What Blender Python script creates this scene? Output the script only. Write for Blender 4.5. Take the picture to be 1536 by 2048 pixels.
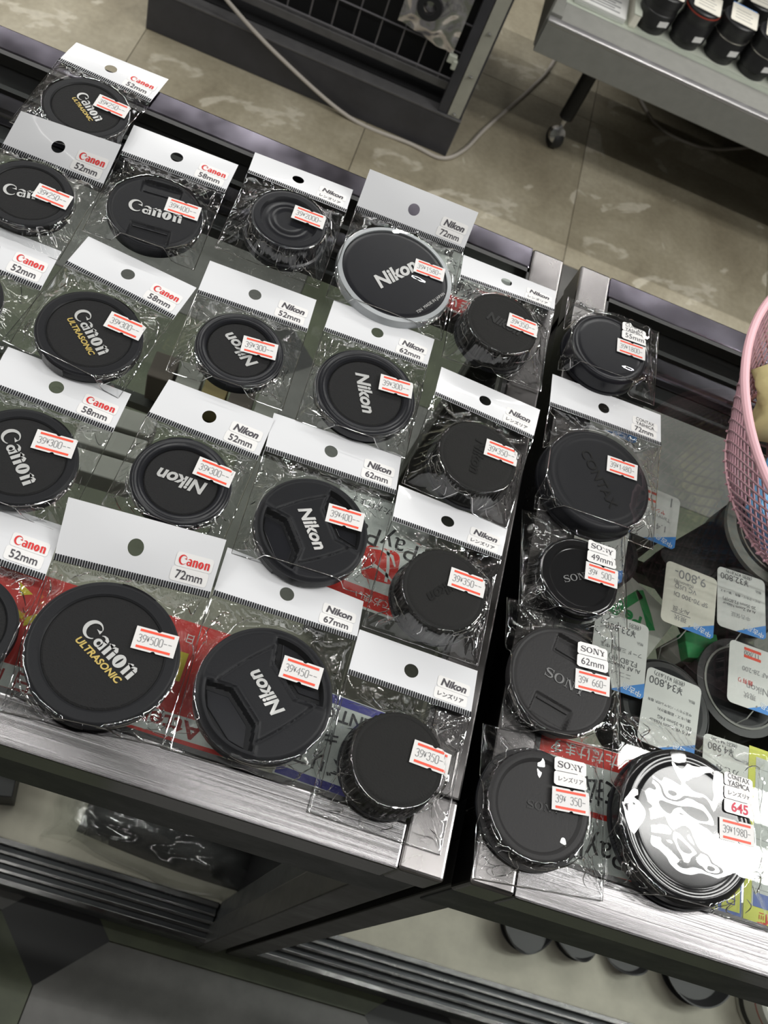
import bpy, bmesh, math, random
from mathutils import Vector, Matrix, noise
from mathutils.geometry import tessellate_polygon

# ------------------------------------------------------------------ scene, camera, light
scn = bpy.context.scene
for o in list(bpy.data.objects):
    bpy.data.objects.remove(o, do_unlink=True)
COL = scn.collection
random.seed(7)

cam_data = bpy.data.cameras.new('camera')
cam = bpy.data.objects.new('camera', cam_data)
COL.objects.link(cam)
cam_data.sensor_fit = 'VERTICAL'
cam_data.sensor_height = 24.0
cam_data.sensor_width = 18.0
cam_data.lens = 1896.459 / 2048.0 * 24.0
cam_data.clip_start = 0.01
cam_data.dof.use_dof = True
cam_data.dof.focus_distance = 0.56
cam_data.dof.aperture_fstop = 13.0
right = Vector((0.9294048, 0.23156561, 0.28737448))
down = Vector((0.34291765, -0.8296928, -0.440474))
fwd = Vector((0.13643391, 0.50792443, -0.8505284))
m = Matrix.Identity(4)
for i in range(3):
    m[i][0] = right[i]; m[i][1] = -down[i]; m[i][2] = -fwd[i]
m[0][3], m[1][3], m[2][3] = 0.0, 0.0, 0.5
cam.matrix_world = m
scn.camera = cam

world = bpy.data.worlds.new('shop_ambient')
scn.world = world
world.use_nodes = True
world.node_tree.nodes['Background'].inputs[0].default_value = (0.80, 0.86, 0.92, 1)
world.node_tree.nodes['Background'].inputs[1].default_value = 0.20

FLOOR = -0.90
CEIL = 1.75
def tube_light(x, y, length, power, wid=0.04, rot=0.0):
    l = bpy.data.lights.new('tube_and_fill_light', 'AREA')
    l.shape = 'RECTANGLE'; l.size = length; l.size_y = wid
    l.energy = power; l.color = (1.0, 0.985, 0.955)
    o = bpy.data.objects.new('tube_and_fill_light', l)
    COL.objects.link(o)
    o.location = (x, y, CEIL - 0.06); o.rotation_euler = (0, 0, rot)
# unseen ceiling tube rows parallel to the counter, some added to light film and aisle
for (ty, pw) in ((-1.20, 4.0), (0.28, 11.0), (2.85, 24.0), (3.60, 12.0)):
    for tx in (-2.3, -0.85, 0.60, 2.05):
        tube_light(tx, ty, 1.2, pw)
for tx in (1.72, 3.10):
    for ty in (0.71, 0.86): tube_light(tx, ty, 1.2, 15.0, 0.085)
for tx in (-1.65, -2.6, 2.30):                     # unseen cross rows added over counter ends to light counters and aisle evenly
    for ty in (0.55, 1.85): tube_light(tx, ty, 1.2, 13.0, rot=math.pi / 2)

scn.view_settings.view_transform = 'Standard'
scn.view_settings.look = 'None'
scn.view_settings.gamma = 1.0
scn.view_settings.use_curve_mapping = False
scn.view_settings.exposure = -0.36
scn.cycles.transparent_max_bounces = 32
scn.cycles.max_bounces = 10
scn.cycles.caustics_reflective = False
scn.cycles.caustics_refractive = False

# ------------------------------------------------------------------ materials
MATS = {}
def new_mat(name):
    mt = bpy.data.materials.new(name); mt.use_nodes = True
    nt = mt.node_tree
    return mt, nt, nt.nodes['Principled BSDF']
def mat(name, col, rough=0.5, metal=0.0, spec=0.5, bump=0.0, bscale=200.0, var=0.0, vscale=20.0, coat=0.0, trans=0.0, var2=None, stretch=None, detail=4.0, aniso=0.0, rvar=0.0):
    mt, nt, b = new_mat(name)
    c = (col[0], col[1], col[2], 1.0)
    b.inputs['Base Color'].default_value = c
    b.inputs['Roughness'].default_value = rough
    b.inputs['Metallic'].default_value = metal
    b.inputs['Specular IOR Level'].default_value = spec
    b.inputs['Coat Weight'].default_value = coat
    b.inputs['Coat Roughness'].default_value = 0.06
    b.inputs['Transmission Weight'].default_value = trans
    if aniso: b.inputs['Anisotropic'].default_value = aniso
    tc = nt.nodes.new('ShaderNodeTexCoord')
    src = tc.outputs['Object']
    if stretch:
        mp = nt.nodes.new('ShaderNodeMapping'); mp.inputs['Scale'].default_value = stretch
        nt.links.new(src, mp.inputs['Vector']); src = mp.outputs['Vector']
    if var or rvar:
        n = nt.nodes.new('ShaderNodeTexNoise'); n.inputs['Scale'].default_value = vscale; n.inputs['Detail'].default_value = detail
        n.inputs['Roughness'].default_value = 0.62
        nt.links.new(src, n.inputs['Vector'])
        if var:
            r = nt.nodes.new('ShaderNodeValToRGB')
            c2 = var2 if var2 else tuple(min(1, x * (1 + var)) for x in col)
            c1 = col if var2 else tuple(x * (1 - var) for x in col)
            r.color_ramp.elements[0].position = 0.34; r.color_ramp.elements[1].position = 0.66
            r.color_ramp.elements[0].color = (*c1, 1); r.color_ramp.elements[1].color = (*c2, 1)
            nt.links.new(n.outputs['Fac'], r.inputs['Fac']); nt.links.new(r.outputs['Color'], b.inputs['Base Color'])
        if rvar:
            mr = nt.nodes.new('ShaderNodeMapRange')
            mr.inputs['From Min'].default_value = 0.3; mr.inputs['From Max'].default_value = 0.7
            mr.inputs['To Min'].default_value = max(0.02, rough - rvar); mr.inputs['To Max'].default_value = rough + rvar
            nt.links.new(n.outputs['Fac'], mr.inputs['Value']); nt.links.new(mr.outputs['Result'], b.inputs['Roughness'])
    if bump:
        n2 = nt.nodes.new('ShaderNodeTexNoise'); n2.inputs['Scale'].default_value = bscale; n2.inputs['Detail'].default_value = 3
        bp = nt.nodes.new('ShaderNodeBump'); bp.inputs['Strength'].default_value = bump; bp.inputs['Distance'].default_value = 0.001
        nt.links.new(src, n2.inputs['Vector']); nt.links.new(n2.outputs['Fac'], bp.inputs['Height']); nt.links.new(bp.outputs['Normal'], b.inputs['Normal'])
    MATS[name] = mt
    return mt
def thin_clear(name, tint, ior, gain, rough, bump=0.0, bscale=60.0, haze=0.0, ridged=False):
    """thin clear sheet: sees through, mirrors by Fresnel"""
    mt, nt, b = new_mat(name)
    nt.nodes.remove(b)
    out = nt.nodes['Material Output']
    tr = nt.nodes.new('ShaderNodeBsdfTransparent'); tr.inputs[0].default_value = (*tint, 1)
    gl = nt.nodes.new('ShaderNodeBsdfGlossy'); gl.inputs['Roughness'].default_value = rough; gl.inputs['Color'].default_value = (1, 1, 1, 1)
    fr = nt.nodes.new('ShaderNodeFresnel')
    ge = nt.nodes.new('ShaderNodeNewGeometry')      # same mirror strength on both faces of the sheet
    mi = nt.nodes.new('ShaderNodeMapRange'); mi.inputs['To Min'].default_value = ior; mi.inputs['To Max'].default_value = 1.0 / ior
    nt.links.new(ge.outputs['Backfacing'], mi.inputs['Value']); nt.links.new(mi.outputs['Result'], fr.inputs['IOR'])
    mu = nt.nodes.new('ShaderNodeMath'); mu.operation = 'MULTIPLY'; mu.inputs[1].default_value = gain; mu.use_clamp = True
    mx = nt.nodes.new('ShaderNodeMixShader')
    nt.links.new(fr.outputs[0], mu.inputs[0]); nt.links.new(mu.outputs[0], mx.inputs[0])
    last = tr.outputs[0]
    if haze:
        df = nt.nodes.new('ShaderNodeBsdfDiffuse'); df.inputs[0].default_value = (0.9, 0.92, 0.93, 1)
        mh = nt.nodes.new('ShaderNodeMixShader'); mh.inputs[0].default_value = haze
        nt.links.new(tr.outputs[0], mh.inputs[1]); nt.links.new(df.outputs[0], mh.inputs[2]); last = mh.outputs[0]
    nt.links.new(last, mx.inputs[1]); nt.links.new(gl.outputs[0], mx.inputs[2])
    nt.links.new(mx.outputs[0], out.inputs['Surface'])
    if bump:
        tc = nt.nodes.new('ShaderNodeTexCoord')
        n2 = nt.nodes.new('ShaderNodeTexNoise'); n2.inputs['Scale'].default_value = bscale; n2.inputs['Detail'].default_value = 2.5
        if ridged: n2.noise_type = 'RIDGED_MULTIFRACTAL'; n2.inputs['Detail'].default_value = 1.5
        bp = nt.nodes.new('ShaderNodeBump'); bp.inputs['Strength'].default_value = bump; bp.inputs['Distance'].default_value = 0.002
        nt.links.new(tc.outputs['Object'], n2.inputs['Vector']); nt.links.new(n2.outputs['Fac'], bp.inputs['Height'])
        nt.links.new(bp.outputs['Normal'], gl.inputs['Normal']); nt.links.new(bp.outputs['Normal'], fr.inputs['Normal'])
    MATS[name] = mt
    return mt

thin_clear('film', (0.975, 0.98, 0.98), 1.5, 1.6, 0.02, bump=0.13, bscale=38, haze=0.003, ridged=True)
thin_clear('soft_film', (0.93, 0.94, 0.93), 1.5, 1.3, 0.10, bump=0.5, bscale=40, haze=0.02)
thin_clear('glint_film', (0.93, 0.94, 0.94), 1.5, 12.0, 0.06)  # mirror gain raised so seams and added fold tubes show as bright lines
thin_clear('glass', (0.94, 0.955, 0.945), 1.5, 1.0, 0.0)
thin_clear('door_glass', (0.95, 0.965, 0.955), 1.5, 0.8, 0.0)
mat('header_card', (0.66, 0.67, 0.69), 0.32, coat=0.35)
mat('label_paper', (0.74, 0.735, 0.725), 0.45)
mat('sticker_paper', (0.67, 0.66, 0.65), 0.55)
mat('bar_red', (0.78, 0.075, 0.035), 0.5)
mat('ink_black', (0.02, 0.018, 0.022), 0.5)
mat('ink_dark', (0.055, 0.05, 0.06), 0.5)
mat('ink_grey', (0.30, 0.30, 0.31), 0.6)
mat('ink_pale', (0.19, 0.195, 0.20), 0.6)
mat('ink_red', (0.60, 0.02, 0.02), 0.5)
mat('ink_crimson', (0.55, 0.02, 0.06), 0.5)
mat('seal_tick', (0.014, 0.014, 0.016), 0.7, spec=0.1)
mat('cap_black', (0.010, 0.0105, 0.013), 0.42, spec=0.22, bump=0.12, bscale=1800)
mat('cap_satin', (0.009, 0.0095, 0.013), 0.28, spec=0.35, bump=0.05, bscale=1500)
mat('cap_leather', (0.010, 0.010, 0.011), 0.6, spec=0.22, bump=0.5, bscale=1300)
mat('cap_matte', (0.011, 0.0108, 0.0105), 0.62, spec=0.2, bump=0.3, bscale=900)
mat('cap_gloss', (0.009, 0.009, 0.010), 0.12)
mat('cap_grey', (0.022, 0.021, 0.022), 0.5, spec=0.28, bump=0.15, bscale=900)
mat('emboss', (0.008, 0.008, 0.008), 0.3)
mat('silver_print', (0.62, 0.62, 0.61), 0.35, metal=0.3)
mat('grey_print', (0.17, 0.17, 0.17), 0.4)
mat('gold_print', (0.62, 0.46, 0.13), 0.4, metal=0.25)
mat('milky_ring', (0.60, 0.63, 0.65), 0.35, trans=0.35)
mat('chrome', (0.30, 0.28, 0.34), 0.13, metal=1.0, var=0.22, vscale=9, stretch=(1, 1, 1), rvar=0.06)
mat('brushed', (0.24, 0.235, 0.24), 0.21, metal=1.0, var=0.22, vscale=7, stretch=(0.5, 220, 60), rvar=0.10, aniso=0.4, detail=6)
mat('corner_metal', (0.25, 0.24, 0.24), 0.24, metal=1.0, var=0.15, vscale=14, rvar=0.08)
mat('gasket', (0.012, 0.012, 0.012), 0.35)
mat('frame_dark', (0.055, 0.058, 0.062), 0.42, metal=0.6, var=0.1, vscale=30, rvar=0.08)
mat('post_dark', (0.085, 0.083, 0.080), 0.38, metal=0.7, var=0.12, vscale=25, rvar=0.08)
mat('post_black', (0.012, 0.012, 0.014), 0.3, metal=0.2)
mat('track', (0.085, 0.083, 0.083), 0.22, metal=0.9, rvar=0.08, vscale=30)
mat('deck', (0.38, 0.36, 0.295), 0.6, var=0.10, vscale=18)
mat('tile_grey', (0.090, 0.088, 0.084), 0.5, var=0.30, vscale=9, detail=8, bump=0.05, bscale=60)
mat('tile_green', (0.050, 0.058, 0.032), 0.5, var=0.32, vscale=12, detail=8, bump=0.05, bscale=60)
mat('tile_black', (0.008, 0.008, 0.009), 0.45)
mat('grout', (0.07, 0.065, 0.05), 0.8)
mat('rubber_black', (0.012, 0.012, 0.013), 0.5)
mat('lens_black', (0.014, 0.014, 0.015), 0.38)
mat('lens_glass', (0.01, 0.012, 0.016), 0.05, coat=1.0)
mat('ring_silver', (0.55, 0.53, 0.48), 0.25, metal=0.9)
mat('ring_red', (0.35, 0.05, 0.03), 0.4)
mat('tag_white', (0.72, 0.72, 0.70), 0.5)
mat('tag_cream', (0.78, 0.75, 0.66), 0.5)
mat('tag_blue', (0.06, 0.27, 0.72), 0.5)
mat('tag_print', (0.10, 0.10, 0.11), 0.5)
mat('tag_white_ink', (0.75, 0.80, 0.88), 0.5)
mat('thread', (0.55, 0.55, 0.52), 0.5, trans=0.3)
mat('paper_white', (0.66, 0.68, 0.66), 0.55)
mat('paper_red', (0.62, 0.045, 0.04), 0.5)
mat('paper_scarlet', (0.70, 0.03, 0.02), 0.5)
mat('paper_yellow', (0.72, 0.58, 0.04), 0.5)
mat('paper_navy', (0.055, 0.05, 0.30), 0.5)
mat('paper_lime', (0.70, 0.72, 0.10), 0.5)
mat('paper_blue', (0.10, 0.16, 0.48), 0.5)
mat('paper_darkred', (0.30, 0.02, 0.02), 0.5)
mat('print_green', (0.02, 0.28, 0.08), 0.5)
mat('carton_white', (0.55, 0.55, 0.50), 0.55)
mat('carton_grey', (0.34, 0.34, 0.31), 0.6)
mat('carton_yellow', (0.26, 0.20, 0.07), 0.55)
mat('carton_brown', (0.09, 0.07, 0.055), 0.55)
mat('pink_plastic', (0.78, 0.46, 0.51), 0.38)
mat('pink_mesh', (0.46, 0.27, 0.31), 0.4)
mat('yellow_cloth', (0.82, 0.76, 0.38), 0.8, bump=0.3, bscale=300)
mat('pack_blue', (0.12, 0.36, 0.62), 0.4)
mat('rack_grey', (0.040, 0.040, 0.046), 0.5, var=0.18, vscale=14)
mat('rack_rail', (0.11, 0.108, 0.110), 0.4, metal=0.3, var=0.15, vscale=20)
mat('rack_post', (0.36, 0.355, 0.30), 0.5, var=0.08, vscale=20)
mat('rack_black', (0.007, 0.007, 0.008), 0.6)
mat('wire_grey', (0.16, 0.155, 0.165), 0.4, metal=0.4)
mat('shelf_paint', (0.22, 0.22, 0.20), 0.5, var=0.05, vscale=40)
mat('shelf_alu', (0.62, 0.61, 0.62), 0.28, metal=0.8)
mat('shelf_bed', (0.55, 0.58, 0.50), 0.5)
mat('cable_grey', (0.40, 0.37, 0.33), 0.55)
mat('caster_metal', (0.55, 0.55, 0.56), 0.2, metal=1.0)
mat('foil', (0.62, 0.60, 0.62), 0.18, metal=0.9, bump=1.0, bscale=45)
mat('clip_plastic', (0.45, 0.47, 0.40), 0.4)
mat('pouch_black', (0.012, 0.012, 0.013), 0.55, bump=0.3, bscale=500)
mat('wall_dim', (0.23, 0.22, 0.20), 0.8, var=0.55, vscale=2.2, detail=3)
mat('ceiling_paint', (0.13, 0.13, 0.128), 0.9)

def floor_concrete():
    mt, nt, b = new_mat('slab_beige')
    tc = nt.nodes.new('ShaderNodeTexCoord')
    n1 = nt.nodes.new('ShaderNodeTexNoise'); n1.inputs['Scale'].default_value = 3.2; n1.inputs['Detail'].default_value = 9; n1.inputs['Roughness'].default_value = 0.62; n1.inputs['Distortion'].default_value = 0.6
    n2 = nt.nodes.new('ShaderNodeTexNoise'); n2.inputs['Scale'].default_value = 5.5; n2.inputs['Detail'].default_value = 4; n2.inputs['Distortion'].default_value = 1.6
    n3 = nt.nodes.new('ShaderNodeTexNoise'); n3.inputs['Scale'].default_value = 90; n3.inputs['Detail'].default_value = 3
    r1 = nt.nodes.new('ShaderNodeValToRGB')
    e = r1.color_ramp.elements
    e[0].position = 0.30; e[0].color = (0.20, 0.17, 0.115, 1)
    e[1].position = 0.70; e[1].color = (0.46, 0.42, 0.32, 1)
    e.new(0.5).color = (0.335, 0.30, 0.215, 1)
    r2 = nt.nodes.new('ShaderNodeValToRGB')        # worn pale patches with hard edges
    r2.color_ramp.elements[0].position = 0.585; r2.color_ramp.elements[0].color = (0, 0, 0, 1)
    r2.color_ramp.elements[1].position = 0.615; r2.color_ramp.elements[1].color = (1, 1, 1, 1)
    mx = nt.nodes.new('ShaderNodeMixRGB'); mx.inputs[2].default_value = (0.56, 0.52, 0.42, 1)
    mm = nt.nodes.new('ShaderNodeMath'); mm.operation = 'MULTIPLY'; mm.inputs[1].default_value = 0.8
    m3 = nt.nodes.new('ShaderNodeMixRGB'); m3.blend_type = 'MULTIPLY'; m3.inputs[0].default_value = 0.35
    for n in (n1, n2, n3): nt.links.new(tc.outputs['Object'], n.inputs['Vector'])
    nt.links.new(n1.outputs['Fac'], r1.inputs['Fac']); nt.links.new(n2.outputs['Fac'], r2.inputs['Fac'])
    nt.links.new(r2.outputs['Color'], mm.inputs[0]); nt.links.new(mm.outputs[0], mx.inputs[0]); nt.links.new(r1.outputs['Color'], mx.inputs[1])
    nt.links.new(mx.outputs['Color'], m3.inputs[1]); nt.links.new(n3.outputs['Fac'], m3.inputs[2])
    nt.links.new(m3.outputs['Color'], b.inputs['Base Color'])
    b.inputs['Roughness'].default_value = 0.42
    bp = nt.nodes.new('ShaderNodeBump'); bp.inputs['Strength'].default_value = 0.15; bp.inputs['Distance'].default_value = 0.003
    nt.links.new(n1.outputs['Fac'], bp.inputs['Height']); nt.links.new(bp.outputs['Normal'], b.inputs['Normal'])
    MATS['slab_beige'] = mt
floor_concrete()

# ------------------------------------------------------------------ mesh helpers
class MB:
    """collects shapes into ONE mesh"""
    def __init__(s): s.v = []; s.f = []
    def add(s, vs, fs):
        k = len(s.v); s.v.extend([tuple(p) for p in vs]); s.f.extend([tuple(i + k for i in f) for f in fs]); return s
    def box(s, x0, x1, y0, y1, z0, z1):
        return s.add([(x0, y0, z0), (x1, y0, z0), (x1, y1, z0), (x0, y1, z0), (x0, y0, z1), (x1, y0, z1), (x1, y1, z1), (x0, y1, z1)],
                     [(3, 2, 1, 0), (4, 5, 6, 7), (0, 1, 5, 4), (1, 2, 6, 5), (2, 3, 7, 6), (3, 0, 4, 7)])
    def prism(s, poly, z0, z1):
        n = len(poly)
        vs = [(x, y, z0) for x, y in poly] + [(x, y, z1) for x, y in poly]
        fs = [tuple(range(n - 1, -1, -1)), tuple(range(n, 2 * n))] + [(i, (i + 1) % n, (i + 1) % n + n, i + n) for i in range(n)]
        return s.add(vs, fs)
    def loftpoly(s, prof, axis='x', a0=0.0, a1=1.0):
        """extrude a closed profile of (b,c) along an axis"""
        n = len(prof)
        if axis == 'x': vs = [(a0, b, c) for b, c in prof] + [(a1, b, c) for b, c in prof]
        else: vs = [(b, a0, c) for b, c in prof] + [(b, a1, c) for b, c in prof]
        fs = [tuple(range(n)), tuple(range(2 * n - 1, n - 1, -1))] + [(i, i + n, (i + 1) % n + n, (i + 1) % n) for i in range(n)]
        return s.add(vs, fs)
    def lathe(s, prof, n=48, c=(0, 0, 0), rad=None, closed=False):
        """prof: list of (r,z); rad(theta,r) may vary the radius"""
        k = len(prof); vs = []; fs = []
        for i in range(n):
            th = 2 * math.pi * i / n
            for (r, z) in prof:
                rr = rad(i, r, z) if rad else r
                vs.append((c[0] + rr * math.cos(th), c[1] + rr * math.sin(th), c[2] + z))
        for i in range(n):
            j = (i + 1) % n
            for q in range(k - 1):
                fs.append((i * k + q, j * k + q, j * k + q + 1, i * k + q + 1))
        if not closed:
            fs.append(tuple(i * k for i in range(n - 1, -1, -1))); fs.append(tuple(i * k + k - 1 for i in range(n)))
        else:
            for i in range(n):
                j = (i + 1) % n
                fs.append((i * k + k - 1, j * k + k - 1, j * k, i * k))
        return s.add(vs, fs)
    def tube(s, pts, r, n=8, caps=True):
        pts = [Vector(p) for p in pts]; vs = []; fs = []
        up = Vector((0, 0, 1))
        for i, p in enumerate(pts):
            d = (pts[min(i + 1, len(pts) - 1)] - pts[max(i - 1, 0)]).normalized()
            a = d.cross(up)
            if a.length < 1e-4: a = d.cross(Vector((1, 0, 0)))
            a.normalize(); b = a.cross(d)
            rr = r[i] if isinstance(r, (list, tuple)) else r
            for k in range(n):
                t = 2 * math.pi * k / n
                vs.append(p + a * (rr * math.cos(t)) + b * (rr * math.sin(t)))
        for i in range(len(pts) - 1):
            for k in range(n):
                fs.append((i * n + k, (i + 1) * n + k, (i + 1) * n + (k + 1) % n, i * n + (k + 1) % n))
        if caps:
            fs.append(tuple(range(n))); fs.append(tuple(range(len(pts) * n - 1, (len(pts) - 1) * n - 1, -1)))
        return s.add(vs, fs)
    def grid(s, nu, nv, fn):
        vs = [fn(i / nu, j / nv) for j in range(nv + 1) for i in range(nu + 1)]
        fs = [(j * (nu + 1) + i, j * (nu + 1) + i + 1, (j + 1) * (nu + 1) + i + 1, (j + 1) * (nu + 1) + i) for j in range(nv) for i in range(nu)]
        return s.add(vs, fs)
    def mesh(s, name, smooth=False, bevel=0.0, seg=2, angle=35):
        me = bpy.data.meshes.new(name)
        me.from_pydata(s.v, [], s.f)
        if bevel or True:
            bm = bmesh.new(); bm.from_mesh(me)
            bmesh.ops.recalc_face_normals(bm, faces=bm.faces)
            if bevel:
                es = [e for e in bm.edges if len(e.link_faces) == 2 and e.calc_face_angle(0) > math.radians(30)]
                bmesh.ops.bevel(bm, geom=es, offset=bevel, segments=seg, profile=0.5, affect='EDGES', clamp_overlap=True)
            bm.to_mesh(me); bm.free()
        if smooth:
            for p in me.polygons: p.use_smooth = True
            me.set_sharp_from_angle(angle=math.radians(angle))
        me.update()
        return me
    def build(s, name, m, parent=None, smooth=False, bevel=0.0, seg=2, label=None, angle=35):
        return link(name, s.mesh(name, smooth, bevel, seg, angle), m, parent, label)

def link(name, me, m, parent=None, label=None):
    o = bpy.data.objects.new(name, me)
    if m is not None and not me.materials: me.materials.append(MATS[m] if isinstance(m, str) else m)
    COL.objects.link(o)
    if parent is not None: o.parent = parent
    if label: o['label'] = label
    return o
def empty(name, loc=(0, 0, 0), rz=0.0, rx=0.0, ry=0.0):
    o = bpy.data.objects.new(name, None); o.empty_display_size = 0.01
    COL.objects.link(o); o.location = loc; o.rotation_euler = (rx, ry, rz)
    return o
def tag(o, label, cat=None, group=None, kind=None):
    o['label'] = label
    if cat: o['category'] = cat
    if group: o['group'] = group
    if kind: o['kind'] = kind
    return o
def smoothstep(a, b, x):
    t = max(0.0, min(1.0, (x - a) / (b - a))); return t * t * (3 - 2 * t)
def rrect(w, h, r, n=4, cx=0.0, cy=0.0):
    pts = []
    for (sx, sy, a0) in ((1, 1, 0), (-1, 1, 90), (-1, -1, 180), (1, -1, 270)):
        for k in range(n + 1):
            a = math.radians(a0 + 90 * k / n)
            pts.append((cx + sx * (w / 2 - r) + r * math.cos(a), cy + sy * (h / 2 - r) + r * math.sin(a)))
    return pts

# ------------------------------------------------------------------ lettering (flat print, built as outlines)
_tc = {}
def text2d(body, bold=0.0, shear=0.0):
    """(verts, faces, w, h) of a line of text: x from 0, y from the baseline, letter size about 1"""
    key = (body, bold, shear)
    if key in _tc: return _tc[key]
    cu = bpy.data.curves.new('lettering', 'FONT')
    cu.body = body; cu.size = 1.0; cu.offset = bold; cu.shear = shear; cu.resolution_u = 3; cu.fill_mode = 'FRONT'; cu.dimensions = '2D'
    ob = bpy.data.objects.new('lettering', cu)
    me = bpy.data.meshes.new_from_object(ob)
    vs = [(v.co.x, v.co.y) for v in me.vertices]; fs = [tuple(p.vertices) for p in me.polygons]
    bpy.data.meshes.remove(me); bpy.data.objects.remove(ob); bpy.data.curves.remove(cu)
    return _norm(key, vs, fs)
def _norm(key, vs, fs):
    if not vs: vs = [(0, 0), (1, 0), (1, 1)]; fs = [(0, 1, 2)]
    x0 = min(p[0] for p in vs); x1 = max(p[0] for p in vs); y0 = min(p[1] for p in vs); y1 = max(p[1] for p in vs)
    vs = [(x - x0, y - y0) for x, y in vs]
    _tc[key] = (vs, fs, x1 - x0, y1 - y0)
    return _tc[key]
def ell(cx, cy, rx, ry, n=28, a0=0, a1=360, rot=0):
    out = []
    full = abs(a1 - a0) >= 359.9
    for i in range(n if full else n + 1):
        a = math.radians(a0 + (a1 - a0) * i / n); x, y = rx * math.cos(a), ry * math.sin(a); c, s_ = math.cos(math.radians(rot)), math.sin(math.radians(rot))
        out.append((cx + x * c - y * s_, cy + x * s_ + y * c))
    return out
def fill(loops):
    """one filled outline with holes -> verts, faces"""
    tris = tessellate_polygon([[Vector((x, y, 0)) for x, y in l] for l in loops])
    vs = [p for l in loops for p in l]
    return vs, [tuple(t) for t in tris]
def glyphs(key, comps):
    if key in _tc: return _tc[key]
    V = []; F = []
    for loops in comps:
        vs, fs = fill(loops); k = len(V); V += vs; F += [tuple(i + k for i in f) for f in fs]
    return _norm(key, V, F)
def bandstroke(pts, ws):
    """outline of a stroke through pts with widths ws"""
    L = []; Rr = []
    for i, p in enumerate(pts):
        a = pts[max(0, i - 1)]; b = pts[min(len(pts) - 1, i + 1)]
        dx, dy = b[0] - a[0], b[1] - a[1]; l = math.hypot(dx, dy) or 1; nx, ny = -dy / l, dx / l
        w = ws[i] if isinstance(ws, (list, tuple)) else ws
        L.append((p[0] + nx * w / 2, p[1] + ny * w / 2)); Rr.append((p[0] - nx * w / 2, p[1] - ny * w / 2))
    return L + Rr[::-1]
def serif_logo():
    """heavy curved serif wordmark: big C then a n o n"""
    c = []
    outer = ell(0.66, 0.66, 0.64, 0.70, 26, 38, 318)
    inner = ell(0.78, 0.66, 0.47, 0.56, 26, 318, 34)
    c.append([outer + inner])
    c.append([[(1.17, 1.09), (1.22, 0.74), (0.80, 0.86), (1.06, 0.92)]])
    def stem(x, w, h): return [[(x, 0), (x + w, 0), (x + w, h), (x, h)]]
    # a
    c.append([ell(1.60, 0.29, 0.31, 0.31, 22), ell(1.63, 0.29, 0.13, 0.15, 14)[::-1]])
    c.append(stem(1.80, 0.27, 0.70))
    c.append([bandstroke([(1.40, 0.80), (1.55, 0.90), (1.75, 0.90), (1.90, 0.80), (1.94, 0.62)], [0.03, 0.10, 0.18, 0.25, 0.26])])
    def n(x):
        c.append(stem(x, 0.28, 0.86))
        c.append([[(x - 0.10, 0.80), (x + 0.28, 0.66), (x + 0.28, 0.99), (x + 0.18, 0.99)]])
        c.append(stem(x + 0.46, 0.29, 0.66))
        c.append([bandstroke([(x + 0.26, 0.70), (x + 0.38, 0.86), (x + 0.52, 0.90), (x + 0.60, 0.78), (x + 0.605, 0.60)], [0.03, 0.14, 0.22, 0.28, 0.29])])
    n(2.22)
    c.append([ell(3.48, 0.46, 0.42, 0.49, 26), ell(3.48, 0.46, 0.075, 0.33, 16, rot=-8)[::-1]])
    n(4.06)
    return glyphs('serif_logo', c)
def slab_logo():
    """S O N Y in slab serifs"""
    c = []
    s = [(0.86, 0.80), (0.74, 0.93), (0.48, 0.97), (0.22, 0.90), (0.12, 0.74), (0.24, 0.60), (0.50, 0.51), (0.78, 0.41), (0.88, 0.26), (0.76, 0.09), (0.48, 0.03), (0.20, 0.09), (0.08, 0.24)]
    c.append([bandstroke(s, [0.05, 0.08, 0.09, 0.14, 0.19, 0.22, 0.22, 0.22, 0.19, 0.14, 0.09, 0.08, 0.05])])
    c.append([[(0.80, 1.0), (0.90, 1.0), (0.90, 0.68), (0.84, 0.68)]]); c.append([[(0.04, 0.0), (0.14, 0.0), (0.10, 0.34), (0.04, 0.34)]])
    c.append([ell(1.62, 0.5, 0.56, 0.51, 30), ell(1.62, 0.5, 0.34, 0.43, 24)[::-1]])
    x = 2.32
    c += [[[(x + .12, 0), (x + .20, 0), (x + .20, 1), (x + .12, 1)]], [[(x, 0), (x + .34, 0), (x + .34, .07), (x, .07)]], [[(x, .93), (x + .36, .93), (x + .36, 1), (x, 1)]],
          [[(x + .14, 1), (x + .40, 1), (x + 1.00, 0), (x + .78, 0)]], [[(x + .90, 0), (x + .99, 0), (x + .99, 1), (x + .90, 1)]], [[(x + .76, .93), (x + 1.12, .93), (x + 1.12, 1), (x + .76, 1)]]]
    x = 3.50
    c += [[[(x + .08, 1), (x + .34, 1), (x + .66, .46), (x + .46, .46)]], [[(x + .90, 1), (x + .99, 1), (x + .68, .44), (x + .56, .50)]], [[(x + .46, 0), (x + .68, 0), (x + .68, .5), (x + .46, .5)]],
          [[(x, .93), (x + .44, .93), (x + .44, 1), (x, 1)]], [[(x + .74, .93), (x + 1.14, .93), (x + 1.14, 1), (x + .74, 1)]], [[(x + .34, 0), (x + .80, 0), (x + .80, .07), (x + .34, .07)]]]
    return glyphs('slab_logo', c)
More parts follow.
